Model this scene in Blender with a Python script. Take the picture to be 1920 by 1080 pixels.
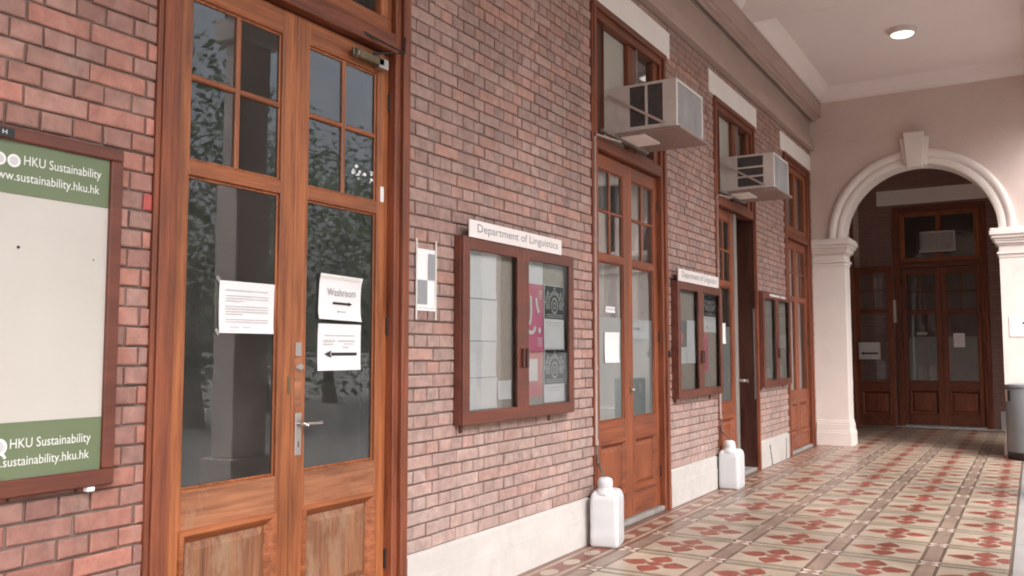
import bpy, bmesh, math, random
from mathutils import Vector, Matrix

for _o in list(bpy.data.objects):
    bpy.data.objects.remove(_o, do_unlink=True)
random.seed(7)
SC = bpy.context.scene
COL = SC.collection
S = 0.9                      # everything below is laid out in survey units; S turns them into metres
PI = math.pi

# ------------------------------------------------------------------ camera
YAW, PITCH, ROLL = math.radians(30.938), math.radians(4.214), math.radians(-0.039)
FPX, CAMX, CAMZ = 1629.82, 3.17, 1.55
fw = Vector((-math.sin(YAW) * math.cos(PITCH), math.cos(YAW) * math.cos(PITCH), math.sin(PITCH)))
rt0 = Vector((math.cos(YAW), math.sin(YAW), 0))
up0 = rt0.cross(fw)
rt = rt0 * math.cos(ROLL) + up0 * math.sin(ROLL)
up = up0 * math.cos(ROLL) - rt0 * math.sin(ROLL)
cam = bpy.data.cameras.new('camera')
cam.sensor_width = 36.0
cam.lens = FPX / 1920 * 36.0
cam.clip_start, cam.clip_end = 0.05, 3000
camo = bpy.data.objects.new('camera', cam)
COL.objects.link(camo)
M = Matrix((rt, up, -fw)).transposed().to_4x4()
M.translation = Vector((CAMX, 0, CAMZ)) * S
camo.matrix_world = M
SC.camera = camo


def proj(x, y, z):
    d = Vector((x - CAMX, y, z - CAMZ))
    w = d.dot(fw)
    if w < 0.05:
        return None
    return 960 + FPX * d.dot(rt) / w, 540 - FPX * d.dot(up) / w


# ------------------------------------------------------------------ light
SUN_EL, SUN_AZ = math.radians(48), math.radians(122)      # azimuth clockwise from +y
wd = bpy.data.worlds.new('World')
SC.world = wd
wd.use_nodes = True
nt = wd.node_tree
bg = nt.nodes['Background']
sky = nt.nodes.new('ShaderNodeTexSky')
sky.sky_type = 'NISHITA'
sky.sun_disc = False
sky.sun_elevation = SUN_EL
sky.sun_rotation = SUN_AZ
sky.air_density = 1.0
sky.dust_density = 6.0
sky.ozone_density = 1.0
hs = nt.nodes.new('ShaderNodeHueSaturation')          # an overcast sky: the same dome with most of its blue gone
hs.inputs['Saturation'].default_value = 0.42
nt.links.new(sky.outputs[0], hs.inputs['Color'])
nt.links.new(hs.outputs[0], bg.inputs[0])
bg.inputs[1].default_value = 0.15
sl = bpy.data.lights.new('sun', 'SUN')
sl.energy = 0.5
sl.angle = math.radians(55)
sl.color = (1.0, 0.97, 0.93)
so = bpy.data.objects.new('sun', sl)
COL.objects.link(so)
sd = Vector((math.sin(SUN_AZ) * math.cos(SUN_EL), math.cos(SUN_AZ) * math.cos(SUN_EL), math.sin(SUN_EL)))
so.rotation_euler = (-sd).to_track_quat('-Z', 'Y').to_euler()
so.location = (8, 8, 20)
vs = SC.view_settings
vs.view_transform = 'Standard'
vs.look = 'None'
vs.gamma = 1.0
vs.use_curve_mapping = False
vs.exposure = 1.74
vs.use_white_balance = True
vs.white_balance_temperature = 6330
vs.white_balance_tint = 9
SC.render.engine = 'CYCLES'
SC.cycles.use_denoising = True
SC.cycles.filter_width = 1.9
SC.cycles.max_bounces = 10
SC.cycles.diffuse_bounces = 6
SC.cycles.glossy_bounces = 4
SC.cycles.transparent_max_bounces = 12
SC.cycles.caustics_reflective = False
SC.cycles.caustics_refractive = False


# ------------------------------------------------------------------ materials
def newmat(name):
    m = bpy.data.materials.new(name)
    m.use_nodes = True
    return m, m.node_tree, m.node_tree.nodes['Principled BSDF']


def ramp(nt, c0, c1, p0=0.3, p1=0.7):
    r = nt.nodes.new('ShaderNodeValToRGB')
    r.color_ramp.elements[0].position = p0
    r.color_ramp.elements[1].position = p1
    r.color_ramp.elements[0].color = (*c0, 1)
    r.color_ramp.elements[1].color = (*c1, 1)
    return r


def coords(nt, scale, kind='Object'):
    tc = nt.nodes.new('ShaderNodeTexCoord')
    mp = nt.nodes.new('ShaderNodeMapping')
    mp.inputs['Scale'].default_value = scale
    if kind == 'World':
        ge = nt.nodes.new('ShaderNodeNewGeometry')
        nt.links.new(ge.outputs['Position'], mp.inputs['Vector'])
    else:
        nt.links.new(tc.outputs[kind], mp.inputs['Vector'])
    return mp


def noise(nt, mp, scale, detail=4, rough=0.6):
    n = nt.nodes.new('ShaderNodeTexNoise')
    n.inputs['Scale'].default_value = scale
    n.inputs['Detail'].default_value = detail
    n.inputs['Roughness'].default_value = rough
    nt.links.new(mp.outputs[0], n.inputs['Vector'])
    return n


def bump(nt, b, src, strength=0.2, dist=0.002):
    bp = nt.nodes.new('ShaderNodeBump')
    bp.inputs['Strength'].default_value = strength
    bp.inputs['Distance'].default_value = dist
    nt.links.new(src, bp.inputs['Height'])
    nt.links.new(bp.outputs[0], b.inputs['Normal'])


def mixrgb(nt, fac, a, b, mode='MIX'):
    m = nt.nodes.new('ShaderNodeMix')
    m.data_type = 'RGBA'
    m.blend_type = mode
    for k, v in ((0, fac), (6, a), (7, b)):
        if hasattr(v, 'links'):
            nt.links.new(v, m.inputs[k])
        elif isinstance(v, (int, float)):
            m.inputs[k].default_value = v
        else:
            m.inputs[k].default_value = (*v, 1)
    return m.outputs[2]


def mottled(name, c0, c1, scale=6, rough=0.6, stretch=(1, 1, 1), kind='World', bumps=0.15, spec=0.5, coat=0, detail=5,
            fine=None, metal=0):
    m, nt, b = newmat(name)
    n = noise(nt, coords(nt, stretch, kind), scale, detail)
    r = ramp(nt, c0, c1)
    nt.links.new(n.outputs['Fac'], r.inputs[0])
    colr = r.outputs[0]
    if fine:
        n2 = noise(nt, coords(nt, (1, 1, 1), kind), fine[0], 3)
        r2 = ramp(nt, (fine[1],) * 3, (fine[2],) * 3, 0.35, 0.65)
        nt.links.new(n2.outputs['Fac'], r2.inputs[0])
        colr = mixrgb(nt, 1.0, colr, r2.outputs[0], 'MULTIPLY')
    nt.links.new(colr, b.inputs['Base Color'])
    b.inputs['Roughness'].default_value = rough
    b.inputs['Specular IOR Level'].default_value = spec
    b.inputs['Coat Weight'].default_value = coat
    b.inputs['Coat Roughness'].default_value = 0.25
    b.inputs['Metallic'].default_value = metal
    if bumps:
        bump(nt, b, n.outputs['Fac'], bumps)
    return m


def wood(name, dark, light, axis='z', rough=0.4, worn=None, grain=1.0):
    m, nt, b = newmat(name)
    st = {'z': (55, 55, 2.2), 'y': (55, 2.2, 55), 'x': (2.2, 55, 55)}[axis]
    mp = coords(nt, st, 'World')
    n = noise(nt, mp, 1.0, 6, 0.65)
    r = ramp(nt, dark, light, 0.32, 0.62)
    nt.links.new(n.outputs['Fac'], r.inputs[0])
    big = noise(nt, coords(nt, {'z': (9, 9, 1.3), 'y': (9, 1.3, 9), 'x': (1.3, 9, 9)}[axis], 'World'), 1.0, 5, 0.65)
    rb = ramp(nt, (0.58, 0.54, 0.52), (1.10, 1.08, 1.03), 0.3, 0.62)
    nt.links.new(big.outputs['Fac'], rb.inputs[0])
    c = mixrgb(nt, 1.0, r.outputs[0], rb.outputs[0], 'MULTIPLY')
    if worn:
        wn = noise(nt, coords(nt, (7, 7, 2.4), 'World'), 1.6, 7, 0.72)
        wr = ramp(nt, (0, 0, 0), (1, 1, 1), worn[1], worn[1] + 0.16)
        nt.links.new(wn.outputs['Fac'], wr.inputs[0])
        c = mixrgb(nt, wr.outputs[0], c, worn[0])
        nt.links.new(mixrgb(nt, wr.outputs[0], (rough,) * 3, (0.7,) * 3), b.inputs['Roughness'])
    else:
        rn = ramp(nt, (rough * 0.8,) * 3, (min(1, rough * 1.5),) * 3)
        nt.links.new(big.outputs['Fac'], rn.inputs[0])
        nt.links.new(rn.outputs[0], b.inputs['Roughness'])
    nt.links.new(c, b.inputs['Base Color'])
    bump(nt, b, n.outputs['Fac'], 0.25, 0.0012)
    return m


def glass(name, tint=(1, 1, 1), refl=1.0, haze=0.0, wavy=0.035):
    m, nt, b = newmat(name)
    nt.nodes.remove(b)
    out = nt.nodes['Material Output']
    tr = nt.nodes.new('ShaderNodeBsdfTransparent')
    tr.inputs[0].default_value = (*tint, 1)
    gl = nt.nodes.new('ShaderNodeBsdfGlossy')
    gl.inputs['Roughness'].default_value = 0.015
    n = noise(nt, coords(nt, (1, 1, 1), 'World'), 2.3, 2)
    bp = nt.nodes.new('ShaderNodeBump')
    bp.inputs['Strength'].default_value = wavy
    bp.inputs['Distance'].default_value = 0.01
    nt.links.new(n.outputs['Fac'], bp.inputs['Height'])
    nt.links.new(bp.outputs[0], gl.inputs['Normal'])
    fr = nt.nodes.new('ShaderNodeFresnel')
    fr.inputs['IOR'].default_value = 1.52
    mu = nt.nodes.new('ShaderNodeMath')
    mu.operation = 'MULTIPLY'
    mu.inputs[1].default_value = 1.9 * refl
    nt.links.new(fr.outputs[0], mu.inputs[0])
    mx = nt.nodes.new('ShaderNodeMixShader')
    nt.links.new(mu.outputs[0], mx.inputs[0])
    base = tr.outputs[0]
    if haze:
        df = nt.nodes.new('ShaderNodeBsdfDiffuse')
        df.inputs[0].default_value = (0.55, 0.53, 0.5, 1)
        dn = noise(nt, coords(nt, (1, 1, 1), 'World'), 5, 5)
        dr = ramp(nt, (haze * 0.4,) * 3, (haze,) * 3)
        nt.links.new(dn.outputs['Fac'], dr.inputs[0])
        m2 = nt.nodes.new('ShaderNodeMixShader')
        nt.links.new(dr.outputs[0], m2.inputs[0])
        nt.links.new(tr.outputs[0], m2.inputs[1])
        nt.links.new(df.outputs[0], m2.inputs[2])
        base = m2.outputs[0]
    nt.links.new(base, mx.inputs[1])
    nt.links.new(gl.outputs[0], mx.inputs[2])
    nt.links.new(mx.outputs[0], out.inputs[0])
    return m


def brickmat(name, source):
    m, nt, b = newmat(name)
    if source == 'object':
        a = nt.nodes.new('ShaderNodeObjectInfo').outputs['Color']
    else:
        at = nt.nodes.new('ShaderNodeAttribute')
        at.attribute_name = 'tint'
        a = at.outputs['Color']
    n = noise(nt, coords(nt, (1, 1, 1), 'World'), 16, 5, 0.65)
    r = ramp(nt, (0.70, 0.67, 0.67), (1.16, 1.15, 1.14), 0.28, 0.70)
    nt.links.new(n.outputs['Fac'], r.inputs[0])
    c = mixrgb(nt, 1.0, a, r.outputs[0], 'MULTIPLY')
    n2 = noise(nt, coords(nt, (1, 1, 0.6), 'World'), 7, 6, 0.75)
    r2 = ramp(nt, (0, 0, 0), (0.45, 0.45, 0.45), 0.5, 0.78)
    nt.links.new(n2.outputs['Fac'], r2.inputs[0])
    c = mixrgb(nt, r2.outputs[0], c, (0.46, 0.36, 0.32))
    n4 = noise(nt, coords(nt, (1, 1, 0.45), 'World'), 1.5, 6, 0.7)
    r4 = ramp(nt, (0.80, 0.79, 0.79), (1.10, 1.09, 1.08), 0.3, 0.66)
    nt.links.new(n4.outputs['Fac'], r4.inputs[0])
    c = mixrgb(nt, 1.0, c, r4.outputs[0], 'MULTIPLY')
    n3 = noise(nt, coords(nt, (1, 1, 1), 'World'), 90, 3)
    nt.links.new(c, b.inputs['Base Color'])
    b.inputs['Roughness'].default_value = 0.62
    b.inputs['Specular IOR Level'].default_value = 0.5
    bump(nt, b, n3.outputs['Fac'], 0.35, 0.002)
    return m


def tilemat(name, colr, vary=0.2, rough=0.34):
    m, nt, b = newmat(name)
    oi = nt.nodes.new('ShaderNodeObjectInfo')
    n = noise(nt, coords(nt, (1, 1, 1), 'World'), 5.5, 5, 0.65)
    r = ramp(nt, tuple(c * (1 - vary) for c in colr), tuple(c * (1 + vary) for c in colr))
    nt.links.new(n.outputs['Fac'], r.inputs[0])
    rr = ramp(nt, (0.86,) * 3, (1.08,) * 3, 0, 1)
    nt.links.new(oi.outputs['Random'], rr.inputs[0])
    c = mixrgb(nt, 1.0, r.outputs[0], rr.outputs[0], 'MULTIPLY')
    n4 = noise(nt, coords(nt, (1, 0.6, 1), 'World'), 1.7, 7, 0.72)
    r4 = ramp(nt, (0.74, 0.73, 0.72), (1.06, 1.06, 1.06), 0.33, 0.6)
    nt.links.new(n4.outputs['Fac'], r4.inputs[0])
    c = mixrgb(nt, 1.0, c, r4.outputs[0], 'MULTIPLY')
    nt.links.new(c, b.inputs['Base Color'])
    n2 = noise(nt, coords(nt, (1, 1, 1), 'World'), 3.0, 6, 0.7)
    r2 = ramp(nt, (rough * 0.88,) * 3, (rough * 1.15,) * 3)
    b.inputs['Specular IOR Level'].default_value = 0.42
    nt.links.new(n2.outputs['Fac'], r2.inputs[0])
    nt.links.new(r2.outputs[0], b.inputs['Roughness'])
    return m


MT = {}
MT['brick_o'] = brickmat('brick_single', 'object')
MT['brick_m'] = brickmat('brick_joined', 'mesh')
MT['mortar'] = mottled('mortar', (0.15, 0.108, 0.09), (0.225, 0.168, 0.142), 14, 0.9, bumps=0.3)
MT['wood_v'] = wood('varnished_wood_upright', (0.20, 0.058, 0.022), (0.40, 0.138, 0.050), 'z')
MT['wood_h'] = wood('varnished_wood_level', (0.18, 0.052, 0.020), (0.36, 0.118, 0.043), 'y')
MT['wood_red_v'] = wood('reddish_wood_upright', (0.165, 0.044, 0.019), (0.31, 0.088, 0.034), 'z')
MT['wood_red_h'] = wood('reddish_wood_level', (0.15, 0.040, 0.018), (0.28, 0.078, 0.031), 'y')
MT['frame_v'] = wood('frame_wood_upright', (0.13, 0.036, 0.018), (0.27, 0.078, 0.035), 'z', 0.45)
MT['frame_h'] = wood('frame_wood_level', (0.11, 0.032, 0.017), (0.21, 0.062, 0.03), 'y', 0.45)
MT['panel'] = wood('panel_wood', (0.19, 0.06, 0.026), (0.34, 0.118, 0.048), 'z', 0.45)
MT['panel_worn'] = wood('weathered_panel_wood', (0.17, 0.068, 0.035), (0.31, 0.14, 0.072), 'z', 0.55, worn=((0.29, 0.175, 0.105), 0.50))
MT['lock_worn'] = wood('worn_rail_wood', (0.24, 0.09, 0.045), (0.40, 0.17, 0.085), 'y', 0.5, worn=((0.34, 0.20, 0.12), 0.56))
MT['board_wood'] = wood('board_wood', (0.118, 0.035, 0.022), (0.15, 0.045, 0.028), 'y', 0.4)
MT['dark_wood'] = wood('dark_wood', (0.045, 0.015, 0.011), (0.085, 0.028, 0.018), 'z', 0.4)
MT['glass'] = glass('window_glass', (0.86, 0.87, 0.87), 0.9, 0.075)
MT['case_glass'] = glass('case_glass', (0.95, 0.96, 0.95), 0.6, 0.0, 0.1)
MT['frost'] = mottled('frosted_film', (0.40, 0.46, 0.45), (0.47, 0.53, 0.52), 3, 0.35, bumps=0)
MT['plaster'] = mottled('pink_plaster', (0.56, 0.445, 0.40), (0.62, 0.495, 0.445), 1.6, 0.85, bumps=0.05, fine=(40, 0.97, 1.02))
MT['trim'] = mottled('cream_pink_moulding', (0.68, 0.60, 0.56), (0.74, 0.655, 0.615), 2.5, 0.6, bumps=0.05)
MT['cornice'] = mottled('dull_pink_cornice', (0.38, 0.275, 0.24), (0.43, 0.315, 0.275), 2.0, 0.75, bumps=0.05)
MT['ceiling'] = mottled('ceiling_paint', (0.70, 0.62, 0.59), (0.75, 0.67, 0.64), 0.8, 0.9, bumps=0.03)
MT['tape'] = mottled('cloudy_tape', (0.24, 0.23, 0.22), (0.34, 0.33, 0.32), 30, 0.4, bumps=0)
MT['white'] = mottled('white_skirting_paint', (0.51, 0.475, 0.45), (0.58, 0.545, 0.52), 2.2, 0.55, bumps=0.06, fine=(9, 0.95, 1.02))
def scuffed(k, colr, lo, scale=3.0, stretch=(1, 1, 1), amount=0.5):
    m = MT[k]
    nt = m.node_tree
    b = nt.nodes['Principled BSDF']
    src = b.inputs['Base Color'].links[0].from_socket
    n = noise(nt, coords(nt, stretch, 'World'), scale, 8, 0.75)
    r = ramp(nt, (0, 0, 0), (amount,) * 3, lo, lo + 0.2)
    nt.links.new(n.outputs['Fac'], r.inputs[0])
    nt.links.new(mixrgb(nt, r.outputs[0], src, colr), b.inputs['Base Color'])


scuffed('white', (0.33, 0.27, 0.23), 0.56, 3.5, (1, 1, 1.6), 0.5)
MT['lintel'] = mottled('lintel_paint', (0.80, 0.755, 0.73), (0.86, 0.815, 0.79), 2.4, 0.7, bumps=0.06)
MT['stone'] = mottled('grey_step_stone', (0.22, 0.20, 0.185), (0.33, 0.30, 0.28), 7, 0.6)
MT['slab'] = mottled('pale_stone', (0.24, 0.225, 0.215), (0.32, 0.30, 0.29), 2.2, 0.35, bumps=0.06, fine=(30, 0.94, 1.03))
MT['paper'] = mottled('white_paper', (0.76, 0.74, 0.75), (0.82, 0.80, 0.81), 4, 0.7, bumps=0)
MT['paper_old'] = mottled('yellowed_paper', (0.62, 0.60, 0.53), (0.70, 0.68, 0.62), 6, 0.7, bumps=0)
MT['ink'] = mottled('black_ink', (0.015, 0.015, 0.016), (0.025, 0.025, 0.026), 9, 0.6, bumps=0)
MT['grey_ink'] = mottled('grey_ink', (0.50, 0.49, 0.50), (0.58, 0.57, 0.58), 9, 0.7, bumps=0)
MT['mid_ink'] = mottled('mid_grey_ink', (0.27, 0.265, 0.28), (0.31, 0.305, 0.32), 5, 0.7, bumps=0)
MT['sign_ink'] = mottled('sign_grey_ink', (0.16, 0.165, 0.185), (0.22, 0.225, 0.245), 5, 0.6, bumps=0)
MT['sign_white'] = mottled('sign_white', (0.74, 0.67, 0.65), (0.80, 0.73, 0.71), 4, 0.4, bumps=0)
MT['pin_board'] = mottled('beige_pin_board', (0.40, 0.345, 0.305), (0.45, 0.39, 0.345), 30, 0.9, bumps=0.1)
MT['cream_board'] = mottled('cream_board', (0.50, 0.465, 0.425), (0.55, 0.515, 0.475), 2, 0.5, bumps=0.03)
MT['green'] = mottled('green_banner', (0.125, 0.16, 0.085), (0.155, 0.19, 0.105), 2, 0.45, bumps=0)
MT['white_ink'] = mottled('white_ink', (0.72, 0.73, 0.70), (0.78, 0.79, 0.76), 5, 0.5, bumps=0)
MT['pink'] = mottled('pink_print', (0.66, 0.10, 0.30), (0.64, 0.28, 0.26), 2.2, 0.5, bumps=0, detail=1)
MT['salmon'] = mottled('salmon_print', (0.62, 0.22, 0.20), (0.68, 0.30, 0.28), 4, 0.5, bumps=0)
MT['black_print'] = mottled('black_print', (0.02, 0.02, 0.022), (0.05, 0.05, 0.055), 25, 0.35, bumps=0)
MT['silver_print'] = mottled('silver_print', (0.32, 0.31, 0.31), (0.5, 0.48, 0.47), 30, 0.5, bumps=0)
MT['steel'] = mottled('brushed_steel', (0.42, 0.38, 0.36), (0.55, 0.51, 0.48), 20, 0.38, bumps=0.05, metal=0.85)
MT['black_metal'] = mottled('dark_iron', (0.012, 0.010, 0.010), (0.025, 0.021, 0.020), 20, 0.5, bumps=0.05)
MT['brass'] = mottled('tarnished_brass', (0.13, 0.10, 0.055), (0.22, 0.17, 0.10), 24, 0.45, metal=0.6)
MT['ac'] = mottled('ac_casing', (0.48, 0.42, 0.39), (0.56, 0.495, 0.465), 3, 0.5, bumps=0.03, fine=(11, 0.93, 1.02))
scuffed('ac', (0.24, 0.17, 0.13), 0.55, 6, (1, 1, 0.3), 0.6)
MT['tray'] = mottled('tray_paint', (0.22, 0.15, 0.13), (0.29, 0.205, 0.18), 5, 0.6, bumps=0.05)
MT['ac_dark'] = mottled('ac_grille_dark', (0.035, 0.03, 0.03), (0.07, 0.06, 0.058), 22, 0.6, bumps=0)
MT['ac_fin'] = mottled('ac_fins', (0.36, 0.35, 0.35), (0.50, 0.48, 0.48), 9, 0.5, stretch=(1, 1, 0.4))
MT['ac_frame'] = mottled('ac_front_rim', (0.62, 0.56, 0.54), (0.70, 0.64, 0.61), 5, 0.45, bumps=0)
MT['pale_board'] = mottled('pale_infill_board', (0.43, 0.405, 0.36), (0.50, 0.47, 0.42), 2, 0.6, bumps=0.03)
MT['pipe'] = mottled('pale_pipe', (0.36, 0.27, 0.25), (0.46, 0.35, 0.32), 8, 0.5)
MT['hose'] = mottled('grey_hose', (0.10, 0.09, 0.085), (0.15, 0.135, 0.125), 8, 0.45)
MT['grey_edge'] = mottled('grey_door_edge', (0.19, 0.165, 0.15), (0.25, 0.22, 0.20), 4, 0.6, stretch=(1, 1, 0.2), bumps=0.03)
MT['curtain'] = mottled('beige_curtain', (0.40, 0.355, 0.315), (0.48, 0.43, 0.385), 3, 0.9, bumps=0.05)
MT['room'] = mottled('interior_paint', (0.30, 0.28, 0.27), (0.36, 0.335, 0.32), 1.2, 0.9, bumps=0)
MT['bin'] = mottled('grey_bin_metal', (0.15, 0.155, 0.16), (0.19, 0.195, 0.20), 2, 0.4, bumps=0)
MT['t_cream'] = tilemat('tile_cream', (0.37, 0.295, 0.23), 0.12)
MT['t_red'] = tilemat('tile_red', (0.215, 0.064, 0.046), 0.22)
MT['t_brown'] = tilemat('tile_pink_brown', (0.25, 0.18, 0.14), 0.15)
MT['t_dark'] = tilemat('tile_dark_brown', (0.13, 0.09, 0.066), 0.2)
MT['t_olive'] = tilemat('tile_olive', (0.185, 0.15, 0.105), 0.12)
MT['t_band'] = tilemat('tile_dull_beige', (0.33, 0.275, 0.215), 0.12)
MT['t_border'] = tilemat('tile_border_brown', (0.20, 0.085, 0.058), 0.2)
MT['t_white'] = tilemat('tile_pale', (0.55, 0.44, 0.38), 0.12)
MT['grout'] = mottled('grout', (0.30, 0.235, 0.185), (0.38, 0.30, 0.24), 8, 0.7)
MT['paving'] = mottled('courtyard_paving', (0.36, 0.345, 0.33), (0.44, 0.42, 0.40), 0.6, 0.8)
MT['leaves'] = mottled('tree_leaves', (0.04, 0.10, 0.025), (0.10, 0.18, 0.05), 0.7, 0.6, bumps=0)
MT['bark'] = mottled('tree_bark', (0.07, 0.05, 0.04), (0.13, 0.1, 0.08), 6, 0.9)


scuffed('trim', (0.40, 0.32, 0.28), 0.58, 2.0, (1, 1, 0.5), 0.4)
scuffed('plaster', (0.34, 0.25, 0.22), 0.58, 0.9, (1, 1, 0.6), 0.35)
scuffed('ceiling', (0.48, 0.40, 0.36), 0.6, 0.7, (1, 1, 1), 0.35)


def plastic():
    m, nt, b = newmat('white_plastic')
    n = noise(nt, coords(nt, (1, 1, 1), 'World'), 4, 4)
    r = ramp(nt, (0.55, 0.555, 0.575), (0.62, 0.625, 0.64))
    nt.links.new(n.outputs['Fac'], r.inputs[0])
    nt.links.new(r.outputs[0], b.inputs['Base Color'])
    b.inputs['Roughness'].default_value = 0.35
    b.inputs['Subsurface Weight'].default_value = 0.35
    b.inputs['Subsurface Radius'].default_value = (0.04, 0.035, 0.035)
    b.inputs['Subsurface Scale'].default_value = 0.5
    return m


MT['plastic'] = plastic()


def emit(name, c, s):
    m, nt, b = newmat(name)
    b.inputs['Base Color'].default_value = (0.8, 0.8, 0.78, 1)
    b.inputs['Emission Color'].default_value = (*c, 1)
    b.inputs['Emission Strength'].default_value = s
    return m


MT['lamp'] = emit('lamp_diffuser', (1.0, 0.88, 0.76), 0.7)


# ------------------------------------------------------------------ mesh helpers
class MB:
    def __init__(self):
        self.v, self.f, self.mi, self.mats, self.cur = [], [], [], [], 0
        self.smooth = False

    def mat(self, k):
        if k not in self.mats:
            self.mats.append(k)
        self.cur = self.mats.index(k)
        return self

    def face(self, pts):
        n = len(self.v)
        self.v += [tuple(p) for p in pts]
        self.f.append(list(range(n, n + len(pts))))
        self.mi.append(self.cur)

    def add(self, vs_, fs_):
        n = len(self.v)
        self.v += [tuple(p) for p in vs_]
        for f in fs_:
            self.f.append([n + i for i in f])
            self.mi.append(self.cur)
        return self

    def box(self, x0, x1, y0, y1, z0, z1):
        return self.add([(x0, y0, z0), (x1, y0, z0), (x1, y1, z0), (x0, y1, z0),
                         (x0, y0, z1), (x1, y0, z1), (x1, y1, z1), (x0, y1, z1)],
                        [(0, 3, 2, 1), (4, 5, 6, 7), (0, 1, 5, 4), (1, 2, 6, 5), (2, 3, 7, 6), (3, 0, 4, 7)])

    def prism(self, poly, z0, z1):
        n = len(poly)
        self.add([(x, y, z0) for x, y in poly] + [(x, y, z1) for x, y in poly],
                 [list(range(n, 2 * n))] + [[i, (i + 1) % n, n + (i + 1) % n, n + i] for i in range(n)])
        return self

    def sweep(self, prof, y0, y1, close=False):
        """profile of (x,z) points swept along y"""
        n = len(prof)
        fs_ = [[i, n + i, n + i + 1, i + 1] for i in range(n - 1)]
        if close:
            fs_ += [list(range(n)), list(range(2 * n - 1, n - 1, -1))]
        self.add([(x, y0, z) for x, z in prof] + [(x, y1, z) for x, z in prof], fs_)
        return self

    def tube(self, pts, r, seg=10, caps=True):
        pts = [Vector(p) for p in pts]
        rings = []
        ref = None
        for i, p in enumerate(pts):
            t = (pts[min(i + 1, len(pts) - 1)] - pts[max(i - 1, 0)]).normalized()
            if ref is None:
                ref = Vector((1, 0, 0)) if abs(t.x) < 0.9 else Vector((0, 1, 0))
            a = t.cross(ref).normalized()
            b = t.cross(a)
            ref = b.cross(t) if b.cross(t).length > 0.1 else ref
            rr = r[i] if isinstance(r, (list, tuple)) else r
            rings.append([p + a * math.cos(2 * PI * k / seg) * rr + b * math.sin(2 * PI * k / seg) * rr for k in range(seg)])
            ref = a.cross(t) * -1 if False else ref
        vs_ = [q for ring in rings for q in ring]
        fs_ = []
        for i in range(len(pts) - 1):
            for k in range(seg):
                fs_.append((i * seg + k, i * seg + (k + 1) % seg, (i + 1) * seg + (k + 1) % seg, (i + 1) * seg + k))
        if caps:
            fs_.append(tuple(range(seg))[::-1])
            fs_.append(tuple(range((len(pts) - 1) * seg, len(pts) * seg)))
        return self.add(vs_, fs_)

    def loft(self, rings, caps=True):
        seg = len(rings[0])
        vs_ = [q for ring in rings for q in ring]
        fs_ = []
        for i in range(len(rings) - 1):
            for k in range(seg):
                fs_.append((i * seg + k, i * seg + (k + 1) % seg, (i + 1) * seg + (k + 1) % seg, (i + 1) * seg + k))
        if caps:
            fs_.append(tuple(range(seg))[::-1])
            fs_.append(tuple(range((len(rings) - 1) * seg, len(rings) * seg)))
        return self.add(vs_, fs_)

    def lathe(self, prof, cx, cy, seg=32):
        return self.loft([[(cx + r * math.cos(2 * PI * k / seg), cy + r * math.sin(2 * PI * k / seg), z)
                           for k in range(seg)] for r, z in prof])

    def mesh(self, name, bevel=0.0, fixn=True, smooth=None, off=(0, 0, 0)):
        me = bpy.data.meshes.new(name)
        me.from_pydata([((x - off[0]) * S, (y - off[1]) * S, (z - off[2]) * S) for x, y, z in self.v], [], self.f)
        for k in self.mats:
            me.materials.append(MT[k])
        me.polygons.foreach_set('material_index', self.mi)
        if bevel or fixn:
            bm = bmesh.new()
            bm.from_mesh(me)
            if bevel:
                ed = [e for e in bm.edges if len(e.link_faces) == 2 and e.calc_face_angle(0) > 0.6]
                bmesh.ops.bevel(bm, geom=ed, offset=bevel * S, segments=1, affect='EDGES', profile=0.5, clamp_overlap=True)
            bmesh.ops.recalc_face_normals(bm, faces=bm.faces)
            bm.to_mesh(me)
            bm.free()
        if smooth:
            me.polygons.foreach_set('use_smooth', [True] * len(me.polygons))
            me.set_sharp_from_angle(angle=math.radians(smooth))
        me.update()
        return me


def link(name, me, parent=None, loc=(0, 0, 0)):
    o = bpy.data.objects.new(name, me)
    COL.objects.link(o)
    o.location = Vector(loc) * S
    if parent is not None:
        o.parent = parent
    return o


def tag(o, label=None, cat=None, group=None, kind=None):
    for k, v in (('label', label), ('category', cat), ('group', group), ('kind', kind)):
        if v:
            o[k] = v
    return o


def thing(name, label, cat, loc=(0, 0, 0), rz=0.0, group=None):
    o = link(name, None, None, loc)
    o.rotation_euler = (0, 0, rz)
    return tag(o, label, cat, group)


def B(name, k, parent, *boxes, bevel=0.0):
    mb = MB()
    mb.mat(k)
    for b in boxes:
        mb.box(*b)
    return link(name, mb.mesh(name, bevel), parent)


def text_mesh(s, k, x, y0, y1, z0, z1, name='lettering'):
    """flat lettering on a plane facing +x, fitted to the rectangle y0..y1, z0..z1"""
    cu = bpy.data.curves.new(name, 'FONT')
    cu.body = s
    cu.resolution_u = 3
    ob = bpy.data.objects.new(name, cu)
    COL.objects.link(ob)
    dg = bpy.context.evaluated_depsgraph_get()
    dg.update()
    me = bpy.data.meshes.new_from_object(ob.evaluated_get(dg))
    bpy.data.objects.remove(ob, do_unlink=True)
    xs = [v.co.x for v in me.vertices]
    ys = [v.co.y for v in me.vertices]
    ax, bx_, ay, by_ = min(xs), max(xs), min(ys), max(ys)
    for v in me.vertices:
        u = (v.co.x - ax) / (bx_ - ax)
        w = (v.co.y - ay) / (by_ - ay)
        v.co = Vector((x, y0 + u * (y1 - y0), z0 + w * (z1 - z0))) * S
    me.materials.clear()
    me.materials.append(MT[k])
    me.update()
    return me


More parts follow.
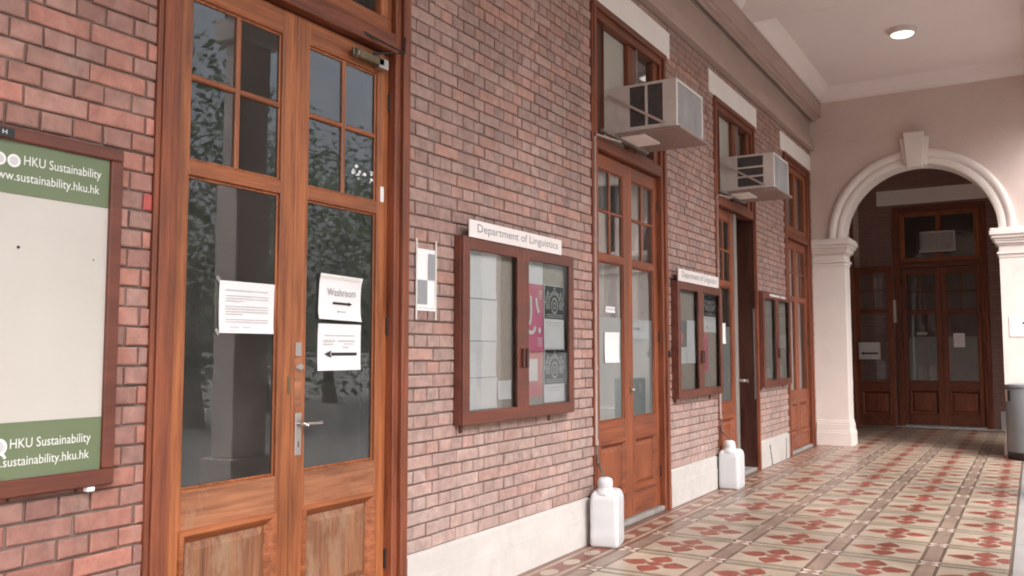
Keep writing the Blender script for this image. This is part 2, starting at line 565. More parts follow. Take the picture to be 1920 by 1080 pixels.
def sheet(k, x, y0, y1, z0, z1, curl=0.004, n=6, seed=0, skew=0.0):
    """a sheet of paper with a slight wave, facing +x"""
    rnd = random.Random(seed)
    ph = [rnd.uniform(0, 6.3) for _ in range(4)]
    mb = MB()
    mb.mat(k)
    P = []
    for j in range(n + 1):
        for i in range(n + 1):
            u, w = i / n, j / n
            dx = curl * (0.5 + 0.5 * math.sin(ph[0] + 3.1 * u + 1.3 * w) * math.cos(ph[1] + 2.4 * w)) \
                + curl * (abs(w - 0.5) * 2) ** 4
            P.append((x + dx, y0 + u * (y1 - y0) + skew * (w - 0.5) * 0.02, z0 + w * (z1 - z0) - skew * (u - 0.5) * 0.02))
    F = [(j * (n + 1) + i, j * (n + 1) + i + 1, (j + 1) * (n + 1) + i + 1, (j + 1) * (n + 1) + i) for j in range(n) for i in range(n)]
    mb.add(P, F)
    return mb


def strip_lines(k, x, lines):
    mb = MB()
    mb.mat(k)
    for y0, y1, z, h in lines:
        mb.face([(x, y0, z), (x, y1, z), (x, y1, z + h), (x, y0, z + h)])
    return mb


# ================================================================== the setting
DW = 1.75                                     # width of every door opening
DOORS = [2.333, 6.60, 9.93, 13.29]
HEAD = 4.60
YE = 15.2                                     # face of the end wall
YB = 19.9                                     # back wall of the lobby
Y0 = -6.0                                     # where the corridor starts behind the camera
ZC = 5.97

# ---- courtyard ground
g = MB()
g.mat('paving')
g.face([(3.4, -900, -0.2), (1800, -900, -0.2), (1800, 1800, -0.2), (3.4, 1800, -0.2)])
g.face([(-1800, -900, -0.25), (3.4, -900, -0.25), (3.4, 1800, -0.25), (-1800, 1800, -0.25)])
tag(link('ground', g.mesh('ground')), kind='structure')

# ---- floor with encaustic tiles
PX, PYT, X0T, Y0T = 0.692, 0.697, 0.372, 7.17
XR = 2.955
fb = MB()
fb.mat('grout').box(-0.02, XR, Y0, YB, -0.2, -0.003)
floor = tag(link('tiled_floor', fb.mesh('tiled_floor')), kind='structure')
A = (PX - 0.15) / 2                     # half panel in x
AY = (PYT - 0.15) / 2


def shrink(poly, d=0.0018):
    cx = sum(p[0] for p in poly) / len(poly)
    cy = sum(p[1] for p in poly) / len(poly)
    out = []
    for x, y in poly:
        l = math.hypot(x - cx, y - cy) or 1
        out.append((x - (x - cx) / l * d, y - (y - cy) / l * d))
    return out


def clipx(poly, xm):
    out = []
    for i in range(len(poly)):
        a, b = poly[i], poly[(i + 1) % len(poly)]
        if a[0] <= xm:
            out.append(a)
        if (a[0] <= xm) != (b[0] <= xm):
            t = (xm - a[0]) / (b[0] - a[0])
            out.append((xm, a[1] + t * (b[1] - a[1])))
    return out


def rect(x0, x1, y0, y1):
    return [(x0, y0), (x1, y0), (x1, y1), (x0, y1)]


LEAF = [(0.070, -0.040), (0.118, -0.088), (0.185, -0.066), (0.262, 0.0), (0.185, 0.066), (0.118, 0.088), (0.070, 0.040)]


def rot4(poly, k):
    for _ in range(k):
        poly = [(-y, x) for x, y in poly]
    return poly


CORNER = [(0.265, 0.0), (A, 0.0), (A, AY), (0.0, AY), (0.0, 0.265), (0.069, 0.185), (0.091, 0.118), (0.042, 0.070),
          (0.040, 0.040), (0.070, 0.042), (0.118, 0.091), (0.185, 0.069)]
cell = []                                   # (name, material, polygon relative to the panel centre)
for k in range(4):
    cell.append(('leaf_tile', 't_red', shrink(rot4(LEAF, k))))
for sx, sy in ((1, 1), (-1, 1), (-1, -1), (1, -1)):
    p = [(x * sx, y * sy) for x, y in CORNER]
    if sx * sy < 0:
        p = p[::-1]
    cell.append(('cream_tile', 't_cream', shrink(p, 0.001)))
cell.append(('centre_tile', 't_red', shrink([(0.066, 0), (0, 0.066), (-0.066, 0), (0, -0.066)])))
# strip on the left of the panel (runs along y) and band on its near side (runs along x)
sx0 = -PX / 2
sy0 = -PYT / 2
cell.append(('strip_tile', 't_brown', shrink(rect(sx0 - 0.052, sx0 + 0.052, -AY, AY))))
cell.append(('edging_tile', 't_dark', shrink(rect(sx0 - 0.075, sx0 - 0.053, -AY, AY), 0.001)))
cell.append(('edging_tile', 't_dark', shrink(rect(sx0 + 0.053, sx0 + 0.075, -AY, AY), 0.001)))
cell.append(('band_tile', 't_band', shrink(rect(-A, A, sy0 - 0.028, sy0 + 0.028))))
cell.append(('edging_tile', 't_olive', shrink(rect(-A, A, sy0 - 0.074, sy0 - 0.030), 0.001)))
cell.append(('edging_tile', 't_olive', shrink(rect(-A, A, sy0 + 0.030, sy0 + 0.074), 0.001)))


def cross_mb(mb, cx, cy):
    mb.mat('t_brown')
    mb.prism(shrink([(cx + 0.05, cy), (cx, cy + 0.05), (cx - 0.05, cy), (cx, cy - 0.05)]), -0.006, 0.0)
    for ax_, ay_ in ((1, 1), (-1, 1), (-1, -1), (1, -1)):
        mb.mat('t_white')
        p = [(cx + ax_ * 0.073, cy + ay_ * 0.073), (cx + ax_ * 0.006, cy + ay_ * 0.05), (cx + ax_ * 0.05, cy + ay_ * 0.006)]
        mb.prism(p if ax_ * ay_ > 0 else p[::-1], -0.006, 0.0)
        mb.mat('t_dark')
        p = [(cx + ax_ * 0.073, cy + ay_ * 0.07), (cx + ax_ * 0.073, cy + ay_ * 0.004), (cx + ax_ * 0.053, cy + ay_ * 0.006)]
        mb.prism(p if ax_ * ay_ < 0 else p[::-1], -0.006, 0.0)
        p = [(cx + ax_ * 0.07, cy + ay_ * 0.073), (cx + ax_ * 0.004, cy + ay_ * 0.073), (cx + ax_ * 0.006, cy + ay_ * 0.053)]
        mb.prism(p if ax_ * ay_ > 0 else p[::-1], -0.006, 0.0)


tile_cache = {}
far = MB()
NEAR_Y = 11.2
rnd = random.Random(3)
for j in range(-19, 19):
    cy = Y0T + (j - 0.5) * PYT
    if cy < Y0 + 0.3 or cy > YB - 0.2:
        continue
    near = 5.0 < cy < NEAR_Y
    for i in range(1, 5):
        cx = X0T + (i - 0.5) * PX
        for n, (nm, mk, poly) in enumerate(cell):
            clipped = i == 4 and max(p[0] for p in poly) + cx > XR
            pl = poly
            if clipped:
                pl = [(x - cx, y) for x, y in clipx([(x + cx, y) for x, y in poly], XR - 0.003)]
                if len(pl) < 3:
                    continue
            if near:
                key = (n, clipped)
                if key not in tile_cache:
                    mb = MB()
                    mb.mat(mk).prism(pl, -0.006, 0.0)
                    tile_cache[key] = mb.mesh(nm, fixn=False)
                o = link(nm, tile_cache[key], floor, (cx, cy, rnd.uniform(-0.0004, 0.0006)))
                o.rotation_euler = (rnd.gauss(0, 0.0007), rnd.gauss(0, 0.0007), 0)
            else:
                far.mat(mk).prism([(x + cx, y + cy) for x, y in pl], -0.006, 0.0)
        if near:
            if 'cross' not in tile_cache:
                mb = MB()
                cross_mb(mb, sx0, sy0)
                tile_cache['cross'] = mb.mesh('crossing_tile', fixn=False)
            link('crossing_tile', tile_cache['cross'], floor, (cx, cy, 0))
        else:
            cross_mb(far, cx + sx0, cy + sy0)
# border along the brick wall
HP = PYT / 2
border = [('edging_tile', 't_dark', rect(-0.01, 0.03, -HP / 2, HP / 2)), ('border_tile', 't_border', rect(0.031, 0.072, -HP / 2, HP / 2)),
          ('edging_tile', 't_cream', rect(0.074, 0.098, -HP / 2, HP / 2)), ('border_tile', 't_border', rect(0.1, 0.247, -HP / 2, HP / 2)),
          ('edging_tile', 't_cream', rect(0.249, 0.273, -HP / 2, HP / 2)), ('edging_tile', 't_border', rect(0.275, 0.296, -HP / 2, HP / 2))]
lens = [(0.062 * math.cos(t) * (1 - 0.15 * abs(math.sin(t))), 0.098 * math.sin(t)) for t in [2 * PI * k / 12 for k in range(12)]]
lens2 = [(x * 0.6, y * 0.55) for x, y in lens]
inl = [('oval_tile', 't_cream', [(x + 0.174, y) for x, y in lens]), ('oval_tile', 't_red', [(x + 0.174, y + HP / 2 - 0.03) for x, y in lens2])]
for j in range(-40, 40):
    cy = 6.204 + j * HP
    if cy < Y0 + 0.3 or cy > YB - 0.2:
        continue
    near = 5.0 < cy < NEAR_Y
    for n, (nm, mk, poly) in enumerate(border + inl):
        zt = 0.0 if n < len(border) else 0.0012
        if near:
            key = ('b', n)
            if key not in tile_cache:
                mb = MB()
                mb.mat(mk).prism(shrink(poly, 0.001), -0.006, zt)
                tile_cache[key] = mb.mesh(nm, fixn=False)
            link(nm, tile_cache[key], floor, (0, cy, 0))
        else:
            far.mat(mk).prism([(x, y + cy) for x, y in shrink(poly, 0.001)], -0.006, zt)
tag(link('far_tiles', far.mesh('far_tiles', fixn=False), floor), kind='stuff')
# pale stone strip at the open side
for n in range(12):
    ya = Y0 + n * 1.78
    if ya > YE:
        break
    yb = min(ya + 1.775, YE)
    B('stone_slab', 'slab', floor, (XR + 0.022, 3.95, ya, yb, -0.2, 0.001), bevel=0.002)
B('edging_strip', 't_dark', floor, (XR + 0.001, XR + 0.020, Y0, YE, -0.1, 0.0005))

# ---- brick wall with its lintels, skirtings and cornice
SK = 0.37                                     # top of the skirting
secs = []
prev = Y0
for d in DOORS:
    secs.append((prev, d))
    prev = d + DW
secs.append((prev, YE))
mb = MB()
mb.mat('mortar')
for a, b in secs:
    mb.box(-0.35, -0.009, a, b, 0, HEAD)
mb.box(-0.35, -0.009, Y0, YE, HEAD, 6.0)
wall = link('brick_wall', mb.mesh('brick_wall'))
tag(wall, 'long red brick wall in English bond with white skirting along the corridor', 'wall')

CH, SP, JT = 0.0804, 0.2565, 0.0105           # course height, stretcher pitch, joint
ZB0 = 0.449 - 2 * CH
lint = [(d - 0.15, d + DW + 0.14) for d in DOORS]
hide = [(0.9, 2.2, 1.03, 2.37), (4.54, 6.1, 1.08, 2.31), (8.4, 9.9, 1.08, 2.28), (11.6, 13.2, 1.08, 2.36)]


def solid(y0, y1, z0, z1):
    """clip a brick against the openings and lintels; yields the pieces left"""
    for d in DOORS:
        if z0 < HEAD:
            if y0 >= d and y1 <= d + DW:
                return []
            if y0 < d < y1:
                y1 = d
            elif y0 < d + DW < y1:
                y0 = d + DW
    zc = (z0 + z1) / 2
    for a, b in lint:
        if HEAD - 0.01 < zc < 4.89:
            if y0 >= a and y1 <= b:
                return []
            if y0 < a < y1:
                y1 = a
            elif y0 < b < y1:
                y0 = b
    return [(y0, y1)] if y1 - y0 > 0.03 else []


PAL = [(0.375, 0.215, 0.18), (0.36, 0.21, 0.18), (0.395, 0.205, 0.165), (0.345, 0.22, 0.19), (0.39, 0.245, 0.21),
       (0.33, 0.20, 0.175), (0.37, 0.235, 0.20), (0.41, 0.215, 0.17)]
brnd = random.Random(11)
bricks = []
k = 0
z = ZB0
while z < 5.0:
    header = k % 2 == 0
    pitch = SP / 2 if header else SP
    ph = 4.342 + (SP / 4 if header else 0)
    n0 = int((Y0 - ph) / pitch) - 1
    y = ph + n0 * pitch
    while y < YE:
        za, zb_ = max(z + JT / 2, SK + 0.004 if z < SK else 0), z + CH - JT / 2
        if zb_ - za > 0.02 and zb_ < 4.97:
            for ya, yb in solid(max(y + JT / 2, Y0), min(y + pitch - JT / 2, YE), za, zb_):
                c = brnd.choice(PAL)
                if header:
                    c = tuple(a * 0.93 + 0.008 for a in c)
                elif ya < 2.3 and brnd.random() < 0.5:
                    c = (0.41, 0.21, 0.17)
                if ya < 2.3:
                    c = (c[0] * 0.98, c[1] * 0.84, c[2] * 0.80)
                f = brnd.choice((1, 1, 1, 1, 0.86, 1.08)) * brnd.uniform(0.90, 1.08)
                c = tuple(min(1, a * f) for a in c)
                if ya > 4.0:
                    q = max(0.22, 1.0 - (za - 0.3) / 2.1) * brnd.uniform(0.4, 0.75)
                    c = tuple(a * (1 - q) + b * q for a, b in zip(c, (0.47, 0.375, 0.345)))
                if abs(ya - 2.22) < 0.1 and abs(za - 2.12) < 0.045:
                    c = (0.42, 0.085, 0.075)
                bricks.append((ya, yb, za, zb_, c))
        y += pitch
    z += CH
    k += 1


def brick_geo(w, h, r, ch=0.006):
    j = lambda a=0.0022: r.uniform(-a, a)
    o = [(-w / 2 + j(), -h / 2 + j()), (w / 2 + j(), -h / 2 + j()), (w / 2 + j(), h / 2 + j()), (-w / 2 + j(), h / 2 + j())]
    i_ = [(y * (1 - 2 * ch / w), z_ * (1 - 2 * ch / h)) for y, z_ in o]
    x = 0.004 + j(0.003)
    V = [(-0.012, y, z_) for y, z_ in o] + [(x - 0.004, y, z_) for y, z_ in o] + [(x + j(0.001), y, z_) for y, z_ in i_]
    F = [(8, 9, 10, 11)]
    for a in range(4):
        b = (a + 1) % 4
        F += [(a, b, 4 + b, 4 + a), (4 + a, 4 + b, 8 + b, 8 + a)]
    return V, F


def area(b):
    ps = [proj(0, b[0], b[2]), proj(0, b[1], b[2]), proj(0, b[1], b[3]), proj(0, b[0], b[3])]
    if any(p is None for p in ps):
        return 0
    cx = sum(p[0] for p in ps) / 4
    cy = sum(p[1] for p in ps) / 4
    if not (-10 < cx < 1930 and -10 < cy < 1090):
        return 0
    yc, zc = (b[0] + b[1]) / 2, (b[2] + b[3]) / 2
    for a, c, d, e in hide:
        if a < yc < c and d < zc < e:
            return 0
    s = 0
    for q in range(4):
        s += ps[q][0] * ps[(q + 1) % 4][1] - ps[(q + 1) % 4][0] * ps[q][1]
    return abs(s) / 2


order = sorted(range(len(bricks)), key=lambda n: -area(bricks[n]))
single = set(order[:300])
cache = {}
JV, JF, JC = [], [], []
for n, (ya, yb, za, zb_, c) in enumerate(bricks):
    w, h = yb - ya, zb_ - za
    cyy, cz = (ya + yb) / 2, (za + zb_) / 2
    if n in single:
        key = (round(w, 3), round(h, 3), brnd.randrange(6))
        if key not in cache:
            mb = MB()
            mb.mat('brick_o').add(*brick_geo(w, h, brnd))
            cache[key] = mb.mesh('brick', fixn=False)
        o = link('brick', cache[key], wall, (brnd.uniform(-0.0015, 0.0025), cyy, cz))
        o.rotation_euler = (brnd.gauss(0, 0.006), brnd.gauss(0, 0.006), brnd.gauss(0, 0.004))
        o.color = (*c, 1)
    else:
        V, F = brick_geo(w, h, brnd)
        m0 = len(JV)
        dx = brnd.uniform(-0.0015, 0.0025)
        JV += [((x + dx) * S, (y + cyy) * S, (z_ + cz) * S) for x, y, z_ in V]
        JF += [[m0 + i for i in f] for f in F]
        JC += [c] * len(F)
me = bpy.data.meshes.new('brickwork')
me.from_pydata(JV, [], JF)
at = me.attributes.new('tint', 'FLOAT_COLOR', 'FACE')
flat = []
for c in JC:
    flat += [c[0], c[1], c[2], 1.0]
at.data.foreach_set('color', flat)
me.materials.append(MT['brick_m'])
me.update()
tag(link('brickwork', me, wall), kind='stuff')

for a, b in lint:
    B('lintel', 'lintel', wall, (-0.30, 0.012, a, min(b, YE - 0.004), HEAD + 0.004, 4.885), bevel=0.006)
# skirting blocks
for a, b in secs[:-1]:
    n = 1
    a2 = a if a == Y0 else a + 0.002
    mb = MB()
    mb.mat('white')
    b2 = b - 0.11
    mb.box(-0.008, 0.022, a2, b2, 0.0, 0.225)
    mb.add(*(lambda P: (P, [(0, 1, 2, 3), (3, 2, 5, 4), (0, 3, 4), (1, 5, 2)]))(
        [(0.018, a2, 0.225), (0.018, b2, 0.225), (0.018, b2, SK - 0.012), (0.018, a2, SK - 0.012), (-0.008, a2, SK), (-0.008, b2, SK)]))
    mb.face([(-0.008, b2, 0.225), (0.018, b2, 0.225), (0.018, b2, SK - 0.012), (-0.008, b2, SK)])
    link('skirting', mb.mesh('skirting'), wall)
    B('skirting_end', 'stone', wall, (-0.008, 0.012, b2 + 0.002, b - 0.002, 0.0, SK - 0.02), bevel=0.004)
# cornice
PROF = [(-0.01, 4.975), (0.075, 4.975), (0.08, 4.985), (0.08, 5.145), (0.07, 5.155), (0.003, 5.16), (0.003, 5.45), (0.022, 5.455), (0.022, 5.62),
        (0.082, 5.62), (0.082, 5.465), (0.108, 5.465), (0.112, 5.495), (0.15, 5.50), (0.155, 5.525), (0.20, 5.53), (0.20, 5.745), (0.215, 5.75),
        (0.215, 5.77), (0.16, 5.775), (-0.01, 5.78)]
mb = MB()
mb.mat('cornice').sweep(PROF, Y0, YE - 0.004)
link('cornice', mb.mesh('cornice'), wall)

# ---- ceiling with coves and a cross beam
mb = MB()
mb.mat('ceiling')
cove = [(0.16, 5.775 + 0.003), (0.22, 5.80), (0.29, 5.86), (0.34, 5.93), (0.40, ZC)]
bays = [(Y0, 2.6), (2.95, 10.55), (10.95, YE)]
XO = 3.42
mb.face([(0.1, Y0, ZC + 0.3), (0.1, YE + 0.4, ZC + 0.3), (4.2, YE + 0.4, ZC + 0.3), (4.2, Y0, ZC + 0.3)])
for a, b in bays:
    q = 0.26
    mb.face([(0.40, a + q, ZC), (0.40, b - q, ZC), (XO - 0.24, b - q, ZC), (XO - 0.24, a + q, ZC)])
    L = cove
    Rr = [(XO - (x - 0.16), z_) for x, z_ in cove]
    for i in range(len(cove) - 1):
        ta = (cove[i][0] - 0.16) / 0.24 * q
        tb = (cove[i + 1][0] - 0.16) / 0.24 * q
        za, zb_ = cove[i][1], cove[i + 1][1]
        ring0 = [(L[i][0], a + ta), (Rr[i][0], a + ta), (Rr[i][0], b - ta), (L[i][0], b - ta)]
        ring1 = [(L[i + 1][0], a + tb), (Rr[i + 1][0], a + tb), (Rr[i + 1][0], b - tb), (L[i + 1][0], b - tb)]
        for e in range(4):
            e2 = (e + 1) % 4
            mb.face([(*ring0[e], za), (*ring0[e2], za), (*ring1[e2], zb_), (*ring1[e], zb_)])
for a, b in ((2.6, 2.95), (10.55, 10.95)):
    mb.face([(0.16, a, 5.778), (0.16, b, 5.778), (XO, b, 5.778), (XO, a, 5.778)])
tag(link('ceiling', mb.mesh('ceiling')), kind='structure')

# ---- end wall with its arch
AC_, AR, SPR, TH = 1.64, 1.13, 3.44, 0.45
mb = MB()
mb.mat('plaster')
XL, XRR = -0.3, 4.6
N = 40
for yf in (YE, YE + TH):
    mb.face([(XL, yf, 0), (AC_ - AR, yf, 0), (AC_ - AR, yf, SPR), (XL, yf, SPR)])
    mb.face([(AC_ + AR, yf, 0), (XRR, yf, 0), (XRR, yf, SPR), (AC_ + AR, yf, SPR)])
    pts = [(AC_ - AR * math.cos(PI * i / N), SPR + AR * math.sin(PI * i / N)) for i in range(N + 1)]
    mb.face([(XL, yf, SPR), (pts[0][0], yf, SPR), (pts[0][0], yf, 6.2), (XL, yf, 6.2)])
    mb.face([(pts[-1][0], yf, SPR), (XRR, yf, SPR), (XRR, yf, 6.2), (pts[-1][0], yf, 6.2)])
    for i in range(N):
        (xa, za), (xb, zb_) = pts[i], pts[i + 1]
        mb.face([(xa, yf, za), (xb, yf, zb_), (xb, yf, 6.2), (xa, yf, 6.2)])
endw = link('arch_wall', mb.mesh('arch_wall'))
tag(endw, 'pink plastered end wall pierced by a round arch, across the corridor end', 'wall')
mb = MB()
mb.mat('trim')
for i in range(N):
    (xa, za), (xb, zb_) = pts[i], pts[i + 1]
    mb.face([(xa, YE, za), (xb, YE, zb_), (xb, YE + TH, zb_), (xa, YE + TH, za)])
link('arch_soffit', mb.mesh('arch_soffit'), endw)
# archivolt ring: (radius offset, projection)
VP = [(-0.002, -0.02), (-0.002, 0.035), (0.02, 0.045), (0.06, 0.05), (0.09, 0.046), (0.10, 0.030), (0.11, 0.030), (0.135, 0.055), (0.18, 0.065), (0.215, 0.06),
      (0.236, 0.045), (0.236, -0.01)]
mb = MB()
mb.mat('trim')
rings = []
N2 = 64
for i in range(N2 + 1):
    t = PI * i / N2
    rings.append([(AC_ - (AR + r) * math.cos(t), YE - p, SPR + (AR + r) * math.sin(t)) for r, p in VP])
n = len(VP)
mb.add([p for r in rings for p in r], [(i * n + k_, i * n + k_ + 1, (i + 1) * n + k_ + 1, (i + 1) * n + k_) for i in range(N2) for k_ in range(n - 1)])
link('archivolt', mb.mesh('archivolt', smooth=40), endw)


def key_prism(mb, w0, w1, z0, z1, yf, yb):
    mb.add([(AC_ - w0, yf, z0), (AC_ + w0, yf, z0), (AC_ + w1, yf, z1), (AC_ - w1, yf, z1),
            (AC_ - w0, yb, z0), (AC_ + w0, yb, z0), (AC_ + w1, yb, z1), (AC_ - w1, yb, z1)],
           [(0, 1, 2, 3), (7, 6, 5, 4), (0, 4, 5, 1), (1, 5, 6, 2), (2, 6, 7, 3), (3, 7, 4, 0)])


mb = MB()
mb.mat('trim')
key_prism(mb, 0.115, 0.150, 4.50, 5.06, YE - 0.17, YE + 0.1)
key_prism(mb, 0.165, 0.215, 4.53, 4.98, YE - 0.11, YE + 0.1)
link('keystone', mb.mesh('keystone', 0.006), endw)


def moulded_pier(x0, x1, left_open, right_open):
    """impost capital and base wrapped round a pier's corridor end"""
    def ringbox(p, z0, z1, m):
        xa = x0 - (p if left_open else 0)
        xb = x1 + (p if right_open else 0)
        m.box(xa, xb, YE - p, YE + TH + p, z0, z1)
    cap = MB()
    cap.mat('trim')
    for p, z0, z1 in ((0.015, 2.98, 3.035), (0.038, 3.035, 3.075), (0.012, 3.075, 3.17), (0.03, 3.17, 3.2), (0.06, 3.2, 3.24), (0.075, 3.24, 3.28),
                      (0.105, 3.28, 3.33), (0.13, 3.33, 3.40), (0.115, 3.40, 3.435)):
        ringbox(p, z0, z1, cap)
    link('impost', cap.mesh('impost', 0.008), endw)
    bs = MB()
    bs.mat('trim')
    for p, z0, z1 in ((0.045, 0.0, 0.225), (0.036, 0.225, 0.255), (0.026, 0.255, 0.36), (0.018, 0.36, 0.40), (0.01, 0.40, 0.425)):
        ringbox(p, z0, z1, bs)
    link('pier_base', bs.mesh('pier_base', 0.006), endw)
    f = MB()
    f.mat('trim')
    ringbox(0.004, 0.425, 2.98, f)
    link('pier_face', f.mesh('pier_face'), endw)


moulded_pier(0.0, AC_ - AR, False, True)
moulded_pier(AC_ + AR, 4.2, True, False)

# ---- the arcade on the open side (outside the frame, mirrored in the door glass)
mb = MB()
mb.mat('plaster')
XA0, XA1 = 3.5, 3.85
PY_ = [-7.58, -2.98, 1.62, 6.22, 10.82, 15.42]
HW = 0.23
R2 = (4.6 - 2 * HW) / 2
for xf in (XA0, XA1):
    for q in range(len(PY_) - 1):
        c = (PY_[q] + PY_[q + 1]) / 2
        pts2 = [(c - R2 + 2 * R2 * i / 20, 5.12 + 0.22 * math.sin(PI * i / 20)) for i in range(21)]
        for i in range(20):
            (ya, za), (yb, zb_) = pts2[i], pts2[i + 1]
            mb.face([(xf, ya, za), (xf, yb, zb_), (xf, yb, 6.3), (xf, ya, 6.3)])
            if xf == XA0:
                mb.face([(XA0, ya, za), (XA0, yb, zb_), (XA1, yb, zb_), (XA1, ya, za)])
    for p in PY_:
        mb.face([(xf, p - HW, 5.0), (xf, p + HW, 5.0), (xf, p + HW, 6.3), (xf, p - HW, 6.3)])
arc = link('arcade', mb.mesh('arcade'))
tag(arc, 'pale pink arcade on the open side, mirrored in the glass of the nearest door', 'arcade')
for p in PY_:
    c = MB()
    c.mat('trim')
    c.box(XA0 - 0.06, XA1 + 0.06, p - HW - 0.06, p + HW + 0.06, -0.02, 0.5)
    c.box(XA0 + 0.01, XA1 - 0.01, p - HW + 0.01, p + HW - 0.01, 0.5, 4.75)
    c.box(XA0 - 0.07, XA1 + 0.07, p - HW - 0.07, p + HW + 0.07, 4.75, 4.998)
    link('pier', c.mesh('pier', 0.015), arc)
# roof over the corridor and wall behind the photographer
B('corridor_roof', 'plaster', None, (-4.4, 4.3, Y0 - 0.5, YB + 0.8, 6.32, 6.6))['kind'] = 'structure'
B('corridor_end', 'plaster', None, (-0.3, 3.95, Y0 - 0.3, Y0 - 0.001, -0.1, 6.3))['kind'] = 'structure'

# ---- rooms behind the doors
mb = MB()
mb.mat('room')
xa, xb, ya, yb, za, zb_ = -4.0, -0.352, Y0 + 0.1, YB - 0.1, 0.01, 5.2
mb.face([(xa, ya, za), (xb, ya, za), (xb, yb, za), (xa, yb, za)])
mb.face([(xa, ya, zb_), (xb, ya, zb_), (xb, yb, zb_), (xa, yb, zb_)])
mb.face([(xa, ya, za), (xa, yb, za), (xa, yb, zb_), (xa, ya, zb_)])
mb.face([(xa, ya, za), (xb, ya, za), (xb, ya, zb_), (xa, ya, zb_)])
mb.face([(xa, yb, za), (xb, yb, za), (xb, yb, zb_), (xa, yb, zb_)])
for yp in (4.9, 8.9, 12.4, 15.3):
    mb.face([(xa, yp, za), (xb, yp, za), (xb, yp, zb_), (xa, yp, zb_)])
tag(link('rooms', mb.mesh('rooms', fixn=False)), kind='structure')

# ---- lobby behind the arch
lob = MB()
m, nt_, b_ = newmat('far_brick')
mp = coords(nt_, (1, 1, 1), 'World')
bt = nt_.nodes.new('ShaderNodeTexBrick')
bt.inputs['Color1'].default_value = (0.27, 0.15, 0.13, 1)
bt.inputs['Color2'].default_value = (0.24, 0.135, 0.115, 1)
bt.inputs['Mortar'].default_value = (0.17, 0.115, 0.10, 1)
bt.inputs['Scale'].default_value = 1.0
bt.inputs['Brick Width'].default_value = SP * S
bt.inputs['Row Height'].default_value = CH * S
bt.inputs['Mortar Size'].default_value = 0.006
mp.inputs['Rotation'].default_value = (math.radians(90), 0, 0)
nt_.links.new(mp.outputs[0], bt.inputs['Vector'])
nt_.links.new(bt.outputs['Color'], b_.inputs['Base Color'])
b_.inputs['Roughness'].default_value = 0.85
MT['far_brick'] = m
BX = 0.68                                   # left edge of the far door
lob.mat('far_brick')
lob.box(-0.3, BX, YB, YB + 0.35, 0, 6.2)
lob.box(BX + DW, 4.6, YB, YB + 0.35, 0, 6.2)
lob.box(BX, BX + DW, YB, YB + 0.35, HEAD, 6.2)
lobw = link('lobby_wall', lob.mesh('lobby_wall'))
tag(lobw, 'dim brick wall at the back of the lobby beyond the arch', 'wall')
B('lintel', 'lintel', lobw, (BX - 0.3, BX + DW + 0.2, YB - 0.012, YB + 0.2, HEAD + 0.06, 4.98), bevel=0.006)
B('skirting', 'white', lobw, (-0.05, BX - 0.12, YB - 0.022, YB - 0.001, 0, SK), bevel=0.006)
B('skirting', 'white', lobw, (BX + DW + 0.12, 4.2, YB - 0.022, YB - 0.001, 0, SK), bevel=0.006)
side = MB()
side.mat('plaster')
LD = 17.35                                  # left edge of the lobby's side door
side.box(-0.3, 0.0, YE + TH, LD, 0, 6.2)
side.box(-0.3, 0.0, LD + DW, YB, 0, 6.2)
side.box(-0.3, 0.0, LD, LD + DW, HEAD, 6.2)
sw = link('lobby_side_wall', side.mesh('lobby_side_wall'))
tag(sw, 'shaded plaster wall on the left of the lobby beyond the arch', 'wall')
lr = MB()  # unseen wall; its opening is added to let daylight into the lobby
lr.mat('plaster')
lr.box(4.2, 4.5, YE + TH, 16.6, 0, 6.2)
lr.box(4.2, 4.5, 18.1, YB, 0, 6.2)
lr.box(4.2, 4.5, 16.6, 18.1, 3.3, 6.2)
tag(link('lobby_right_wall', lr.mesh('lobby_right_wall')), kind='structure')
B('lobby_ceiling', 'ceiling', None, (-0.3, 4.6, YE + TH, YB, 6.0, 6.3))['kind'] = 'structure'
B('lobby_floor', 'slab', None, (XR + 0.022, 4.3, YE + 0.001, YB, -0.2, 0.001))['kind'] = 'structure'
br = MB()
br.mat('room')
x0_, x1_, y0_, y1_ = BX - 0.5, BX + DW + 0.5, YB + 0.352, YB + 2.6
br.face([(x0_, y0_, 0.01), (x1_, y0_, 0.01), (x1_, y1_, 0.01), (x0_, y1_, 0.01)])
br.face([(x0_, y0_, 4.9), (x1_, y0_, 4.9), (x1_, y1_, 4.9), (x0_, y1_, 4.9)])
br.face([(x0_, y1_, 0.01), (x1_, y1_, 0.01), (x1_, y1_, 4.9), (x0_, y1_, 4.9)])
br.face([(x0_, y0_, 0.01), (x0_, y1_, 0.01), (x0_, y1_, 4.9), (x0_, y0_, 4.9)])
br.face([(x1_, y0_, 0.01), (x1_, y1_, 0.01), (x1_, y1_, 4.9), (x1_, y0_, 4.9)])
tag(link('back_room', br.mesh('back_room', fixn=False)), kind='structure')


# ================================================================== doors
LX0, LX1 = -0.095, -0.05                      # back and front of a leaf


